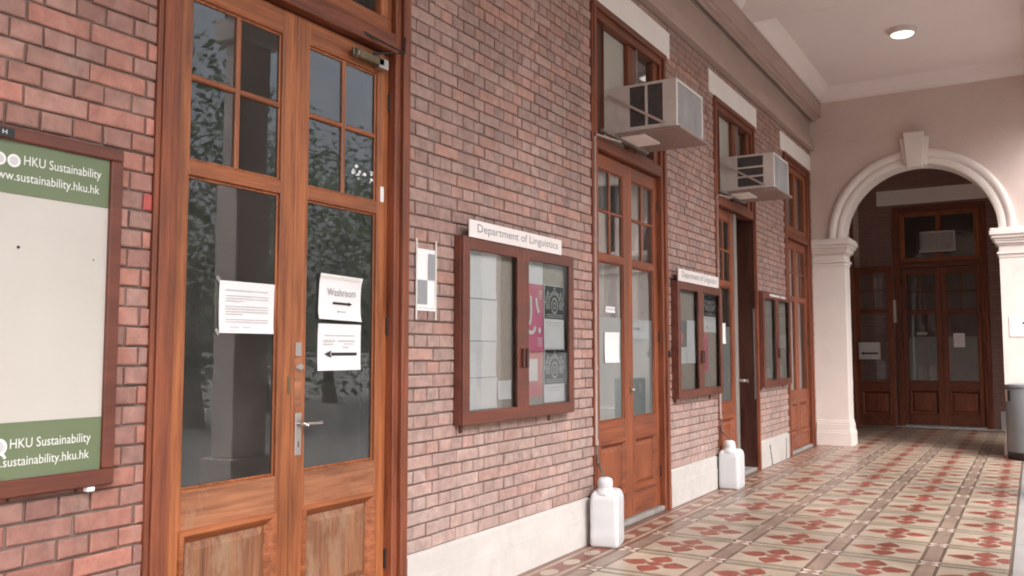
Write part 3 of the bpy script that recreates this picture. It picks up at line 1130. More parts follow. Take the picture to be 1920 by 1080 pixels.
def make_leaf(parent, u0, worn=False, film=False, hinge=None, lock=False, clear_glass='glass', leaf_w=0.743, wv='wood_v', wh='wood_h'):
    """one glazed door leaf; u runs along the wall, x out of it"""
    st = 0.095
    u1 = u0 + leaf_w
    mb = MB()
    mb.mat(wv)
    mb.box(LX0, LX1, u0, u0 + st, 0.05, 3.30)
    mb.box(LX0, LX1, u1 - st, u1, 0.05, 3.30)
    a, b = u0 + st, u1 - st
    mb.mat(wh)
    mb.box(LX0, LX1 - 0.001, a, b, 0.05, 0.27)
    mb.box(LX0, LX1 - 0.001, a, b, 2.345, 2.415)
    mb.box(LX0, LX1 - 0.001, a, b, 3.17, 3.299)
    mb.mat('lock_worn' if worn else wh)
    mb.box(LX0, LX1 - 0.001, a, b, 0.76, 0.945)
    leaf = link('door_leaf', mb.mesh('door_leaf', 0.004), parent)
    # raised panel
    pm = MB()
    pm.mat('panel_worn' if worn else ('panel' if wv == 'wood_v' else wv))
    o = [(a, 0.27), (b, 0.27), (b, 0.76), (a, 0.76)]
    i1 = [(a + 0.05, 0.32), (b - 0.05, 0.32), (b - 0.05, 0.71), (a + 0.05, 0.71)]
    i2 = [(a + 0.085, 0.355), (b - 0.085, 0.355), (b - 0.085, 0.675), (a + 0.085, 0.675)]
    V = [(LX1 - 0.026, y, z_) for y, z_ in o] + [(LX1 - 0.028, y, z_) for y, z_ in i1] + [(LX1 - 0.012, y, z_) for y, z_ in i2]
    F = [(8, 9, 10, 11)] + [(q, (q + 1) % 4, 4 + (q + 1) % 4, 4 + q) for q in range(4)] + [(4 + q, 4 + (q + 1) % 4, 8 + (q + 1) % 4, 8 + q) for q in range(4)]
    pm.add(V, F)
    link('panel', pm.mesh('panel', fixn=False), leaf)
    # bolection moulding
    mm = MB()
    mm.mat(wh)
    prof = [(0.012, LX1 - 0.0005), (0.006, LX1 + 0.010), (-0.012, LX1 + 0.012), (-0.03, LX1 - 0.004), (-0.048, LX1 - 0.024)]
    ringv = []
    for d_, x in prof:
        ringv.append([(x, a - d_, 0.27 - d_), (x, b + d_, 0.27 - d_), (x, b + d_, 0.76 + d_), (x, a - d_, 0.76 + d_)])
    for r_ in range(len(prof) - 1):
        for q in range(4):
            mm.face([ringv[r_][q], ringv[r_][(q + 1) % 4], ringv[r_ + 1][(q + 1) % 4], ringv[r_ + 1][q]])
    link('panel_moulding', mm.mesh('panel_moulding'), leaf)
    # glazing bars
    um = (a + b) / 2
    mu = MB()
    mu.mat(wv).box(LX0 + 0.006, LX1 - 0.008, um - 0.014, um + 0.014, 2.415, 3.17)
    link('glazing_bar', mu.mesh('glazing_bar', 0.006), leaf)
    mu = MB()
    mu.mat(wh).box(LX0 + 0.006, LX1 - 0.007, a, um - 0.0145, 2.785, 2.812)
    link('glazing_bar', mu.mesh('glazing_bar', 0.006), leaf)
    mu = MB()
    mu.mat(wh).box(LX0 + 0.006, LX1 - 0.007, um + 0.0145, b, 2.785, 2.812)
    link('glazing_bar', mu.mesh('glazing_bar', 0.006), leaf)
    # beads round the openings
    bd = MB()
    bd.mat(wv)
    for za, zb_ in ((0.945, 2.345), (2.415, 3.17)):
        for q in ((a, a + 0.012), (b - 0.012, b)):
            bd.box(LX0 + 0.02, LX1 - 0.014, q[0], q[1], za, zb_)
        bd.box(LX0 + 0.02, LX1 - 0.0145, a + 0.012, b - 0.012, za, za + 0.012)
        bd.box(LX0 + 0.02, LX1 - 0.0145, a + 0.012, b - 0.012, zb_ - 0.012, zb_)
    link('glazing_bead', bd.mesh('glazing_bead', 0.003), leaf)
    xg = -0.074
    for ya, yb, za, zb_ in ((a, b, 0.945, 2.345), (a, um - 0.01, 2.415, 2.79), (um + 0.01, b, 2.415, 2.79), (a, um - 0.01, 2.81, 3.17), (um + 0.01, b, 2.81, 3.17)):
        p = MB()
        p.mat(clear_glass)
        tl = random.uniform(-0.0012, 0.0012)
        p.face([(xg + tl, ya, za), (xg - tl, yb, za), (xg - tl, yb, zb_), (xg + tl, ya, zb_)])
        link('pane', p.mesh('pane', fixn=False), leaf)
    if film:
        p = MB()
        p.mat('frost').box(xg - 0.012, xg - 0.006, a, b, 0.945, 1.86)
        link('frosted_film', p.mesh('frosted_film'), leaf)
    if hinge is not None:
        for zc in (0.38, 1.70, 3.02):
            h = MB()
            h.mat('black_metal')
            h.tube([(LX1 + 0.006, hinge, zc - 0.055), (LX1 + 0.006, hinge, zc + 0.055)], 0.009, 8)
            h.box(LX1 - 0.001, LX1 + 0.003, hinge - 0.012, hinge + 0.012, zc - 0.05, zc + 0.05)
            link('hinge', h.mesh('hinge'), leaf)
    return leaf


def make_door(name, label, loc, rz=0.0, worn=False, film=(False, False), leaves=(True, True), transom='glass', group='double doors along the corridor', **kw):
    d = thing(name, label, 'door', loc, rz, group)
    fr = MB()
    fr.mat('frame_v')
    fr.box(-0.06, 0.018, 0.001, 0.024, 0.0, HEAD - 0.06)
    fr.box(-0.06, 0.028, 0.0245, 0.078, 0.0, HEAD - 0.06)
    fr.box(-0.16, 0.004, 0.0785, 0.128, 0.0, HEAD - 0.06)
    fr.box(-0.06, 0.018, DW - 0.024, DW - 0.001, 0.0, HEAD - 0.06)
    fr.box(-0.06, 0.028, DW - 0.078, DW - 0.0245, 0.0, HEAD - 0.06)
    fr.box(-0.16, 0.004, DW - 0.128, DW - 0.0785, 0.0, HEAD - 0.06)
    fr.mat('frame_h')
    fr.box(-0.06, 0.032, 0.001, DW - 0.001, HEAD - 0.0595, HEAD - 0.001)
    fr.box(-0.16, 0.006, 0.1285, DW - 0.1285, HEAD - 0.13, HEAD - 0.06)
    fr.box(-0.14, 0.012, 0.1285, DW - 0.1285, 3.31, 3.40)
    fr.box(-0.14, 0.002, 0.1285, DW - 0.1285, 3.40, 3.425)
    link('frame', fr.mesh('frame', 0.005), d)
    B('threshold', 'stone', d, (-0.30, -0.004, 0.0, DW, 0.0, 0.042), bevel=0.006)
    z0, z1 = 3.4255, HEAD - 0.1305
    if transom == 'glass':
        t = MB()
        t.mat('wood_h')
        t.box(-0.10, -0.03, 0.129, DW - 0.129, z0, z0 + 0.09)
        t.box(-0.10, -0.03, 0.129, DW - 0.129, z1 - 0.08, z1)
        t.mat('wood_v')
        for u in (0.129, DW / 2 - 0.05, DW - 0.229):
            t.box(-0.10, -0.031, u, u + 0.1, z0 + 0.0905, z1 - 0.0805)
        tr = link('transom', t.mesh('transom', 0.004), d)
        for ua, ub in ((0.229, DW / 2 - 0.05), (DW / 2 + 0.05, DW - 0.229)):
            p = MB()
            p.mat('glass')
            p.face([(-0.07, ua, z0 + 0.09), (-0.07, ub, z0 + 0.09), (-0.07, ub, z1 - 0.08), (-0.07, ua, z1 - 0.08)])
            link('pane', p.mesh('pane', fixn=False), tr)
    else:
        t = MB()
        t.mat('dark_wood')
        t.box(-0.11, -0.045, 0.129, 0.33, z0, z1)
        t.mat('frame_v')
        t.box(-0.10, -0.03, 0.33, 0.345, z0, z1)
        t.box(-0.10, -0.04, 0.90, 1.03, z0, z1)
        t.box(-0.10, -0.03, DW - 0.24, DW - 0.129, z0, z1)
        t.mat('frame_h')
        t.box(-0.10, -0.035, 1.0305, DW - 0.2405, z0, z0 + 0.04)
        t.mat('pipe')
        t.box(-0.09, -0.025, 1.07, 1.095, z0 + 0.0405, z1)
        tr = link('transom', t.mesh('transom', 0.004), d)
        B('infill_board', 'pale_board', tr, (-0.10, -0.085, 0.346, 0.899, z0, z1))
        p = MB()
        p.mat('glass')
        p.face([(-0.07, 1.03, z0 + 0.04), (-0.07, DW - 0.24, z0 + 0.04), (-0.07, DW - 0.24, z1), (-0.07, 1.03, z1)])
        link('pane', p.mesh('pane', fixn=False), tr)
    lv = []
    if leaves[0]:
        lv.append(make_leaf(d, 0.131, worn, film[0], hinge=0.131, **kw))
    if leaves[1]:
        lv.append(make_leaf(d, 0.877, worn, film[1], hinge=1.622, **kw))
    return d, lv


d1, lv1 = make_door('double_door', 'nearest varnished glazed double door, with washroom signs and weathered lower panels', (0, DOORS[0], 0), worn=True)
# strip between the leaves, lock, lever handle, closer on the nearest door
lf = lv1[1]
y_ = 0.877
B('meeting_strip', 'dark_wood', lv1[0], (LX0 + 0.01, LX1 - 0.006, 0.8745, 0.8765, 0.06, 3.29))
B('latch_plate', 'brass', lv1[0], (LX1, LX1 + 0.003, 0.846, 0.862, 1.34, 1.43))
B('bolt_plate', 'steel', lf, (LX1, LX1 + 0.004, y_ + 0.022, y_ + 0.062, 1.53, 1.60), bevel=0.001)
mb = MB()
mb.mat('steel')
mb.tube([(LX1, y_ + 0.045, 1.475), (LX1 + 0.02, y_ + 0.045, 1.475)], 0.018, 16)
link('lock_cylinder', mb.mesh('lock_cylinder', 0.002), lf)
B('worn_patch', 'lock_worn', lf, (LX1 - 0.0005, LX1 + 0.0008, y_ + 0.018, y_ + 0.066, 1.27, 1.52))
pl = B('handle_plate', 'steel', lf, (LX1, LX1 + 0.006, y_ + 0.025, y_ + 0.068, 1.03, 1.245), bevel=0.002)
mb = MB()
mb.mat('steel')
mb.tube([(LX1, y_ + 0.047, 1.185), (LX1 + 0.045, y_ + 0.047, 1.185), (LX1 + 0.056, y_ + 0.06, 1.186), (LX1 + 0.058, y_ + 0.16, 1.19)], [0.012, 0.011, 0.011, 0.009], 12)
link('lever', mb.mesh('lever', smooth=50), pl)
B('keyhole', 'ink', pl, (LX1 + 0.0055, LX1 + 0.0068, y_ + 0.043, y_ + 0.050, 1.07, 1.10))
cl = MB()
cl.mat('brass')
cl.box(LX1 + 0.001, LX1 + 0.05, 1.30, 1.52, 3.20, 3.245)
cl.mat('steel')
cl.tube([(LX1 + 0.025, 1.29, 3.222), (LX1 + 0.025, 1.53, 3.222)], 0.026, 14)
cl.box(LX1 + 0.005, LX1 + 0.05, 1.475, 1.56, 3.185, 3.25)
cl.mat('black_metal')
cl.box(LX1 + 0.03, LX1 + 0.045, 1.26, 1.29, 3.20, 3.245)
clo = link('door_closer', cl.mesh('door_closer', 0.004), lf)
am = MB()
am.mat('black_metal')
am.tube([(LX1 + 0.05, 1.42, 3.25), (LX1 + 0.13, 1.60, 3.29), (LX1 + 0.06, 1.34, 3.34), (0.005, 1.32, 3.345)], 0.009, 8)
am.tube([(LX1 + 0.13, 1.60, 3.29), (LX1 + 0.10, 1.645, 3.40)], 0.008, 8)
link('arm', am.mesh('arm'), clo)
B('white_tag', 'paper', lf, (LX1 + 0.0005, LX1 + 0.002, 1.552, 1.582, 2.42, 2.51))
# remains of stickers on the upper pane
rs = random.Random(5)
mb = MB()
mb.mat('paper')
for q in range(16):
    yy, zz, r_ = 1.335 + rs.uniform(0, 0.17), 2.565 + rs.gauss(0, 0.022), rs.uniform(0.004, 0.012)
    mb.face([(-0.0722, yy + r_ * math.cos(t + rs.uniform(-.3, .3)) * 1.3, zz + r_ * math.sin(t)) for t in [q2 * PI / 3 for q2 in range(6)]])
link('sticker_scraps', mb.mesh('sticker_scraps', fixn=False), lf)
B('nameplate', 'cream_board', d1, (-0.028, -0.022, 0.66, 0.80, 3.43, 3.50), bevel=0.001)

d2, lv2 = make_door('double_door', 'glazed double door with frosted lower panes under the nearer air conditioner', (0, DOORS[1], 0), film=(True, True), transom='board', wv='wood_red_v', wh='wood_red_h')
B('handle_plate', 'brass', lv2[1], (LX1, LX1 + 0.006, 0.89, 0.915, 1.16, 1.33), bevel=0.002)
mb = MB()
mb.mat('steel').lathe([(0.0, 0), (0.018, 0.003), (0.02, 0.02), (0.012, 0.035), (0, 0.038)], 0, 0, 12)
kn = link('knob', mb.mesh('knob', smooth=50), lv2[1], (LX1 + 0.006, 0.905, 1.2))
kn.rotation_euler = (0, PI / 2, 0)
mb = MB()
mb.mat('black_metal').box(0.028, 0.05, DW - 0.075, DW - 0.05, 1.50, 1.56)
link('bell_push', mb.mesh('bell_push', 0.003), d2)
d3, lv3 = make_door('double_door', 'half open double door under the farther air conditioner', (0, DOORS[2], 0), film=(True, False), leaves=(True, False), transom='board', wv='wood_red_v', wh='wood_red_h')
ol = make_leaf(d3, 0.0, False, False, wv='wood_red_v', wh='wood_red_h')         # open leaf, swung into the room
ol.location = Vector((-0.40, 1.66, 0)) * S
ol.rotation_euler = (0, 0, math.radians(14))
B('meeting_strip', 'grey_edge', d3, (LX0 - 0.02, LX1 + 0.012, 0.876, 1.0, 0.10, 3.30), bevel=0.004)
B('jamb_shade', 'dark_wood', d3, (-0.30, 0.012, DW - 0.134, DW - 0.1285, 0.045, 3.308))  # dark sheet added over the jamb face, standing in for its shade
B('lock_plate', 'steel', d3, (-0.02, 0.002, DW - 0.140, DW - 0.1345, 0.93, 2.12), bevel=0.001)
mb = MB()
mb.mat('steel')
mb.tube([(LX1, 1.0, 1.19), (LX1 + 0.05, 1.0, 1.19), (LX1 + 0.065, 1.03, 1.19), (LX1 + 0.065, 1.16, 1.18)], 0.022, 10)
link('handle', mb.mesh('handle', smooth=50), d3)
d4, lv4 = make_door('double_door', 'closed double door next to the arch pier, farthest on the brick wall', (0, DOORS[3], 0), film=(False, False), wv='wood_red_v', wh='wood_red_h')
d5, lv5 = make_door('double_door', 'dark double door facing the arch at the back of the lobby', (BX, YB, 0), rz=-PI / 2, film=(True, True), group='double doors in the lobby', wv='frame_v', wh='frame_h')
B('door_knob', 'brass', lv5[0], (LX1, LX1 + 0.04, 0.83, 0.86, 0.84, 0.87), bevel=0.008)
d6, lv6 = make_door('double_door', 'glazed door leaf standing open at the left behind the arch', (0, LD, 0), leaves=(True, False), group='double doors in the lobby', wv='frame_v', wh='frame_h')
ol6 = make_leaf(d6, 0.0, False, False, wv='frame_v', wh='frame_h')
ol6.location = Vector((0.0, 1.74, 0)) * S
ol6.rotation_euler = (0, 0, math.radians(-98))

# things behind the glass
def curtain(y0, y1, label, x=-0.24, z0=0.08, z1=3.28):
    mb = MB()
    mb.mat('curtain')
    n = 60
    pts_ = []
    for i in range(n + 1):
        t = i / n
        pts_.append((x + 0.025 * math.sin(t * 2 * PI * 9) + 0.01 * math.sin(t * 37), y0 + t * (y1 - y0)))
    V = [(a, b, z0) for a, b in pts_] + [(a, b, z1) for a, b in pts_]
    mb.add(V, [(i, i + 1, n + 2 + i, n + 1 + i) for i in range(n)])
    return tag(link('curtain', mb.mesh('curtain', smooth=60)), label, 'curtain', 'curtains hung behind the doors')


curtain(6.75, 8.2, 'beige curtain behind the glass of the door under the nearer air conditioner')
curtain(10.06, 10.85, 'beige curtain behind the glass of the half open door')
curtain(13.42, 14.92, 'beige curtain behind the glass of the door beside the arch pier')


# ================================================================== papers on the doors
def notice(y0, y1, z0, z1, x, label, seed, k='paper', curl=0.004, lines=None, skew=0.0, name='paper_notice', cat='notice', n=6):
    mb = sheet(k, x, y0, y1, z0, z1, curl, n, seed, skew)
    o = link(name, mb.mesh(name, fixn=False, smooth=60))
    tag(o, label, cat)
    if lines:
        link('printed_lines', strip_lines('grey_ink', x + curl * 1.6 + 0.001, lines).mesh('printed_lines', fixn=False), o)
    return o


XG = -0.0715
ya, yb, za, zb_ = 2.758, 3.098, 1.640, 1.885
rl = random.Random(2)
ln = [(ya + 0.035, yb - 0.045, zb_ - 0.045, 0.006)]
zz = zb_ - 0.07
for q in range(9):
    if q in (3, 7):
        zz -= 0.012
    ln.append((ya + 0.035, yb - (0.04 if q not in (2, 6) else 0.20), zz, 0.0035))
    zz -= 0.0125
ln += [(ya + 0.06, ya + 0.12, zz - 0.012, 0.004), (ya + 0.14, ya + 0.19, zz - 0.012, 0.004), (ya + 0.05, ya + 0.1, zz - 0.03, 0.003)]
o = notice(ya, yb, za, zb_, XG, 'white printed notice taped to the left leaf of the nearest door', 4, lines=ln)
mb = MB()
mb.mat('paper')
for cyy, czz in ((ya, zb_), (ya, za)):
    mb = MB()
    mb.mat('tape')
    for q in range(2):
        t = q * PI / 2 + 0.6
        a_, b__ = 0.016 * math.cos(t), 0.016 * math.sin(t)
        mb.face([(XG + 0.001 + q * 0.0006, cyy - a_ - 0.012, czz - b__), (XG + 0.001 + q * 0.0006, cyy + a_ - 0.012, czz + b__), (XG + 0.001 + q * 0.0006, cyy + a_, czz + b__ + 0.01), (XG + 0.001 + q * 0.0006, cyy - a_, czz - b__ + 0.01)])
    tag(link('tape', mb.mesh('tape', fixn=False), o), kind='stuff')

# "Washroom ->"
o = notice(3.408, 3.745, 1.722, 1.965, XG, 'curling white Washroom sign with right-pointing arrow on the nearest door', 9, curl=0.012, n=8, skew=0.4)
link('lettering', text_mesh('Washroom', 'mid_ink', XG + 0.016, 3.465, 3.690, 1.852, 1.894), o)
mb = MB()
mb.mat('ink')
xx = XG + 0.0162
mb.face([(xx, 3.508, 1.808), (xx, 3.63, 1.806), (xx, 3.63, 1.818), (xx, 3.508, 1.820)])
mb.face([(xx, 3.63, 1.800), (xx, 3.662, 1.811), (xx, 3.63, 1.824)])
link('arrow', mb.mesh('arrow', fixn=False), o)
link('small_print', strip_lines('mid_ink', xx, [(3.545, 3.56, 1.764, 0.009), (3.565, 3.61, 1.766, 0.004)]).mesh('small_print', fixn=False), o)
mb = MB()
mb.mat('paper_old')
mb.face([(XG + 0.0155, 3.412, 1.945), (XG + 0.0155, 3.735, 1.940), (XG + 0.0155, 3.735, 1.958), (XG + 0.0155, 3.412, 1.962)])
link('tape', mb.mesh('tape', fixn=False), o)

o = notice(3.412, 3.752, 1.452, 1.702, XG, 'white sign with a thick left-pointing arrow below the Washroom sign', 6, curl=0.003,
           lines=[(3.46, 3.70, 1.636, 0.007), (3.45, 3.54, 1.604, 0.012), (3.56, 3.70, 1.606, 0.009), (3.45, 3.53, 1.588, 0.008), (3.61, 3.69, 1.592, 0.006), (3.60, 3.65, 1.572, 0.008)])
mb = MB()
mb.mat('ink')
xx = XG + 0.0075
mb.face([(xx, 3.51, 1.532), (xx, 3.715, 1.532), (xx, 3.715, 1.548), (xx, 3.51, 1.548)])
mb.face([(xx, 3.458, 1.540), (xx, 3.515, 1.520), (xx, 3.50, 1.540), (xx, 3.515, 1.560)])
link('arrow', mb.mesh('arrow', fixn=False), o)

notice(6.99, 7.30, 1.455, 1.725, XG, 'white paper on the frosted left pane of the door below the nearer air conditioner', 12)
notice(7.01, 7.215, 1.90, 1.955, XG, 'small paper label above the frosted film on the door under the nearer air conditioner', 13, name='paper_label', cat='label',
       lines=[(7.03, 7.19, 1.925, 0.012)])
notice(10.22, 10.50, 1.65, 1.90, XG, 'white paper on the frosted pane of the half open door', 14)
notice(10.22, 10.36, 1.935, 1.985, XG, 'small paper label on the pane of the half open door', 15, name='paper_label', cat='label')
notice(13.60, 13.72, 1.45, 1.85, XG, 'white paper strip on the closed door next to the arch pier', 16)
# papers in the lobby (built facing +x, then turned to face the corridor)
def lobby_paper(x0, x1, z0, z1, y, label, k='paper', arrow=False, rz=-PI / 2, name='paper_notice'):
    mb = sheet(k, 0, 0, x1 - x0, 0, z1 - z0, 0.003, 4, 3)
    o = link(name, mb.mesh(name, fixn=False), None, (x0, y, z0))
    o.rotation_euler = (0, 0, rz)
    tag(o, label, 'notice')
    if arrow:
        w, h = x1 - x0, z1 - z0
        a = MB()
        a.mat('ink')
        xx = 0.008
        a.face([(xx, w * 0.22, h * 0.30), (xx, w * 0.9, h * 0.30), (xx, w * 0.9, h * 0.40), (xx, w * 0.22, h * 0.40)])
        a.face([(xx, w * 0.10, h * 0.35), (xx, w * 0.24, h * 0.24), (xx, w * 0.24, h * 0.46)])
        link('arrow', a.mesh('arrow', fixn=False), o)
        link('printed_lines', strip_lines('grey_ink', xx, [(w * 0.1, w * 0.85, h * 0.62, h * 0.1)]).mesh('printed_lines', fixn=False), o)
    return o


lobby_paper(1.755, 1.965, 1.64, 1.93, YB + 0.064, 'white square paper on the right leaf of the dark lobby door facing the arch')
lobby_paper(1.08, 1.27, 1.90, 1.96, YB + 0.064, 'narrow label on the left leaf of the dark door at the back of the lobby', 'cream_board', name='paper_label')
lobby_paper(0.10, 0.52, 1.40, 1.74, 18.88, 'paper with an arrow on the open door leaf left of the lobby', 'cream_board', arrow=True, rz=-PI / 2 - math.radians(8))
lobby_paper(0.60, 0.72, 2.16, 2.64, YB - 0.02, 'narrow yellowed notice on the lobby wall beside the dark door', 'paper_old')
o = lobby_paper(2.86, 3.2, 1.78, 2.09, YE - 0.012, 'white paper with a black arrow on the right pier of the arch')
a = MB()
a.mat('ink')
a.face([(0.008, 0.16, 0.20), (0.008, 0.24, 0.16), (0.008, 0.22, 0.20), (0.008, 0.30, 0.20), (0.008, 0.30, 0.22), (0.008, 0.22, 0.22), (0.008, 0.24, 0.25)])
link('arrow', a.mesh('arrow', fixn=False), o)

# checkered sheet taped to the bricks
o = notice(4.155, 4.36, 1.80, 2.175, 0.008, 'white sheet with two grey squares taped to bricks beside the nearest door', 21, curl=0.002, name='checker_sheet')
mb = MB()
mb.mat('mid_ink')
xx = 0.0125
mb.face([(xx, 4.272, 1.99), (xx, 4.348, 1.99), (xx, 4.348, 2.15), (xx, 4.272, 2.15)])
link('grey_square', mb.mesh('grey_square', fixn=False), o)
mb = MB()
mb.mat('mid_ink')
mb.face([(xx, 4.166, 1.838), (xx, 4.265, 1.838), (xx, 4.265, 1.985), (xx, 4.166, 1.985)])
link('grey_square', mb.mesh('grey_square', fixn=False), o)
for y1 in (4.155, 4.352):
    mb = MB()
    mb.mat('paper_old')
    mb.face([(xx + 0.001, y1 - 0.006, 1.745), (xx + 0.001, y1 + 0.008, 1.745), (xx + 0.001, y1 + 0.008, 2.235), (xx + 0.001, y1 - 0.006, 2.235)])
    link('tape', mb.mesh('tape', fixn=False), o)
link('small_print', strip_lines('grey_ink', xx + 0.0005, [(4.17, 4.21, 1.813, 0.006), (4.22, 4.27, 1.815, 0.006), (4.28, 4.33, 1.812, 0.006)]).mesh('small_print', fixn=False), o)

# ================================================================== poster board at the far left of the photo
pb = thing('poster_board', 'brown framed poster board with green banners at the left edge, beside the nearest door', 'board', (0, 1.2, 1.03))
def L(mb, name, parent, off=(0, 1.2, 1.03), bevel=0.0, **k):
    return link(name, mb.mesh(name, bevel, off=off, **k), parent)
YL, YR, ZL, ZH = 1.05, 2.168, 1.035, 2.362
fr = MB()
fr.mat('board_wood')
fr.box(0.006, 0.045, YL, YR, ZL, ZL + 0.062)
fr.box(0.006, 0.045, YL, YR, ZH - 0.048, ZH)
fr.box(0.006, 0.0445, YL, YL + 0.05, ZL + 0.062, ZH - 0.048)
fr.box(0.006, 0.0445, YR - 0.052, YR, ZL + 0.062, ZH - 0.048)
L(fr, 'frame', pb, bevel=0.005)
mb = MB()
mb.mat('cream_board').box(0.006, 0.026, YL + 0.05, YR - 0.052, ZL + 0.062, ZH - 0.048)
L(mb, 'backing', pb)
for za, zb_, zt, nm in ((2.122, 2.312, 2.0, 'top'), (1.099, 1.300, 1.0, 'bottom')):
    mb = MB()
    mb.mat('green').box(0.0265, 0.0285, YL + 0.052, YR - 0.054, za, zb_)
    bn = L(mb, 'banner', pb)
    z1 = 2.222 if nm == 'top' else 1.196
    def tx(s, y0, y1, a, b):
        me_ = text_mesh(s, 'white_ink', 0.0296, y0, y1, a, b)
        for v in me_.vertices:
            v.co -= Vector((0, 1.2, 1.03)) * S
        link('lettering', me_, bn)
    sh = 0.0 if nm == 'top' else -0.006
    tx('HKU Sustainability', 1.772 + sh * 1.5, 2.078 + sh, z1, z1 + 0.046)
    tx('www.sustainability.hku.hk', 1.648 + sh, 2.073 + sh, z1 - 0.062, z1 - 0.018)
    lg = MB()
    lg.mat('white_ink')
    for cyy, r_ in (((1.735, 0.024), (1.683, 0.024)) if nm == 'top' else ((1.722, 0.031),)):
        lg.face([(0.0297, cyy + r_ * math.cos(t), z1 + 0.02 + r_ * math.sin(t)) for t in [2 * PI * q / 24 for q in range(24)]])
    lg.mat('grey_ink')
    for cyy, r_ in (((1.735, 0.016), (1.683, 0.016)) if nm == 'top' else ((1.722, 0.02),)):
        lg.face([(0.0303, cyy + r_ * math.cos(t), z1 + 0.02 + r_ * math.sin(t)) for t in [2 * PI * q / 24 for q in range(24)]])
    if nm == 'bottom':
        lg.mat('white_ink')
        lg.face([(0.0299, 1.730, z1 - 0.004), (0.0299, 1.738, z1 + 0.002), (0.0299, 1.752, z1 - 0.018), (0.0299, 1.744, z1 - 0.024)])
    L(lg, 'emblem', bn, fixn=False)
mb = MB()
mb.mat('ink').box(0.0455, 0.052, 1.35, 1.722, 2.318, 2.352)
tgp = L(mb, 'black_label', pb)
me_ = text_mesh('H', 'white_ink', 0.053, 1.678, 1.694, 2.328, 2.343)
for v in me_.vertices:
    v.co -= Vector((0, 1.2, 1.03)) * S
link('lettering', me_, tgp)
mb = MB()
mb.mat('paper').box(0.02, 0.046, 2.055, 2.085, 1.018, 1.034)
L(mb, 'clip', pb)
for yy, zz in ((1.765, 1.93), (2.06, 1.91)):
    mb = MB()
    mb.mat('ink').tube([(0.026, yy, zz), (0.0285, yy, zz)], 0.006 if yy < 2 else 0.003, 8)
    L(mb, 'pin_hole', pb)

# ================================================================== notice cases
D = 0.085
def notice_case(yL, yR, zB, zT, label, sign=None, sy=None):
    c = thing('notice_case', label, 'notice board', (0, yL, zB), 0, 'glazed notice cases on the brick wall')
    off = (0, yL, zB)
    b = MB()
    b.mat('board_wood')
    t = 0.022
    b.box(0.008, D - 0.026, yL, yL + t, zB, zT)
    b.box(0.008, D - 0.026, yR - t, yR, zB, zT)
    b.box(0.008, D - 0.0265, yL + t, yR - t, zB, zB + t)
    b.box(0.008, D - 0.0265, yL + t, yR - t, zT - t, zT)
    b.box(0.0, 0.02, yL + 0.06, yL + 0.09, zB - 0.05, zB)
    b.box(0.0, 0.02, yR - 0.30, yR - 0.27, zB - 0.05, zB)
    L(b, 'case', c, off, 0.003)
    b = MB()
    b.mat('pin_board').box(0.010, 0.022, yL + t, yR - t, zB + t, zT - t)
    L(b, 'pin_board', c, off)
    ym = (yL + yR) / 2 - 0.015
    for a, e in ((yL, ym - 0.002), (ym + 0.002, yR)):
        f = MB()
        f.mat('board_wood')
        f.box(D - 0.025, D, a, a + 0.075, zB, zT)
        f.box(D - 0.025, D, e - 0.075, e, zB, zT)
        f.box(D - 0.025, D - 0.001, a + 0.075, e - 0.075, zB, zB + 0.085)
        f.box(D - 0.025, D - 0.001, a + 0.075, e - 0.075, zT - 0.085, zT)
        dr = L(f, 'glazed_door', c, off, 0.005)
        p = MB()
        p.mat('case_glass')
        p.face([(D - 0.014, a + 0.075, zB + 0.085), (D - 0.014, e - 0.075, zB + 0.085), (D - 0.014, e - 0.075, zT - 0.085), (D - 0.014, a + 0.075, zT - 0.085)])
        L(p, 'pane', dr, off, fixn=False)
        h = MB()
        h.mat('dark_wood')
        hy = e - 0.035 if a == yL else a + 0.012
        zh = zB + (zT - zB) * 0.35
        h.box(D, D + 0.024, hy, hy + 0.024, zh - 0.068, zh + 0.068)
        L(h, 'pull', dr, off, 0.005)
    if sign:
        s = MB()
        s.mat('sign_white').box(D + 0.003, D + 0.012, sy[0], sy[1], sy[2], sy[3])
        s.mat('ink').box(D - 0.005, D + 0.0025, sy[0] + 0.002, sy[1] - 0.002, sy[2] + 0.002, sy[3] - 0.002)
        sg = L(s, 'sign_board', c, off, 0.001)
        me_ = text_mesh(sign, 'sign_ink', D + 0.0132, sy[0] + 0.09 * (sy[1] - sy[0]) * 0.8, sy[1] - 0.05 * (sy[1] - sy[0]), sy[2] + 0.022, sy[3] - 0.02)
        for v in me_.vertices:
            v.co -= Vector(off) * S
        spans = sorted((min(me_.vertices[i].co.y for i in p.vertices), max(me_.vertices[i].co.y for i in p.vertices)) for p in me_.polygons)
        gaps, end = [], spans[0][1]
        for a0, b0 in spans[1:]:
            if a0 > end:
                gaps.append((a0 - end, (a0 + end) / 2))
            end = max(end, b0)
        gaps.sort(reverse=True)
        cuts = sorted(g_[1] for g_ in gaps[:sign.count(' ')])
        for w_ in range(len(cuts) + 1):                       # one mesh for each word
            lo = cuts[w_ - 1] if w_ else -1e9
            hi = cuts[w_] if w_ < len(cuts) else 1e9
            bm = bmesh.new()
            bm.from_mesh(me_)
            bmesh.ops.delete(bm, geom=[v for v in bm.verts if not lo < v.co.y < hi], context='VERTS')
            mw = bpy.data.meshes.new('lettering')
            bm.to_mesh(mw)
            bm.free()
            mw.materials.append(MT['sign_ink'])
            link('lettering', mw, sg)
    return c


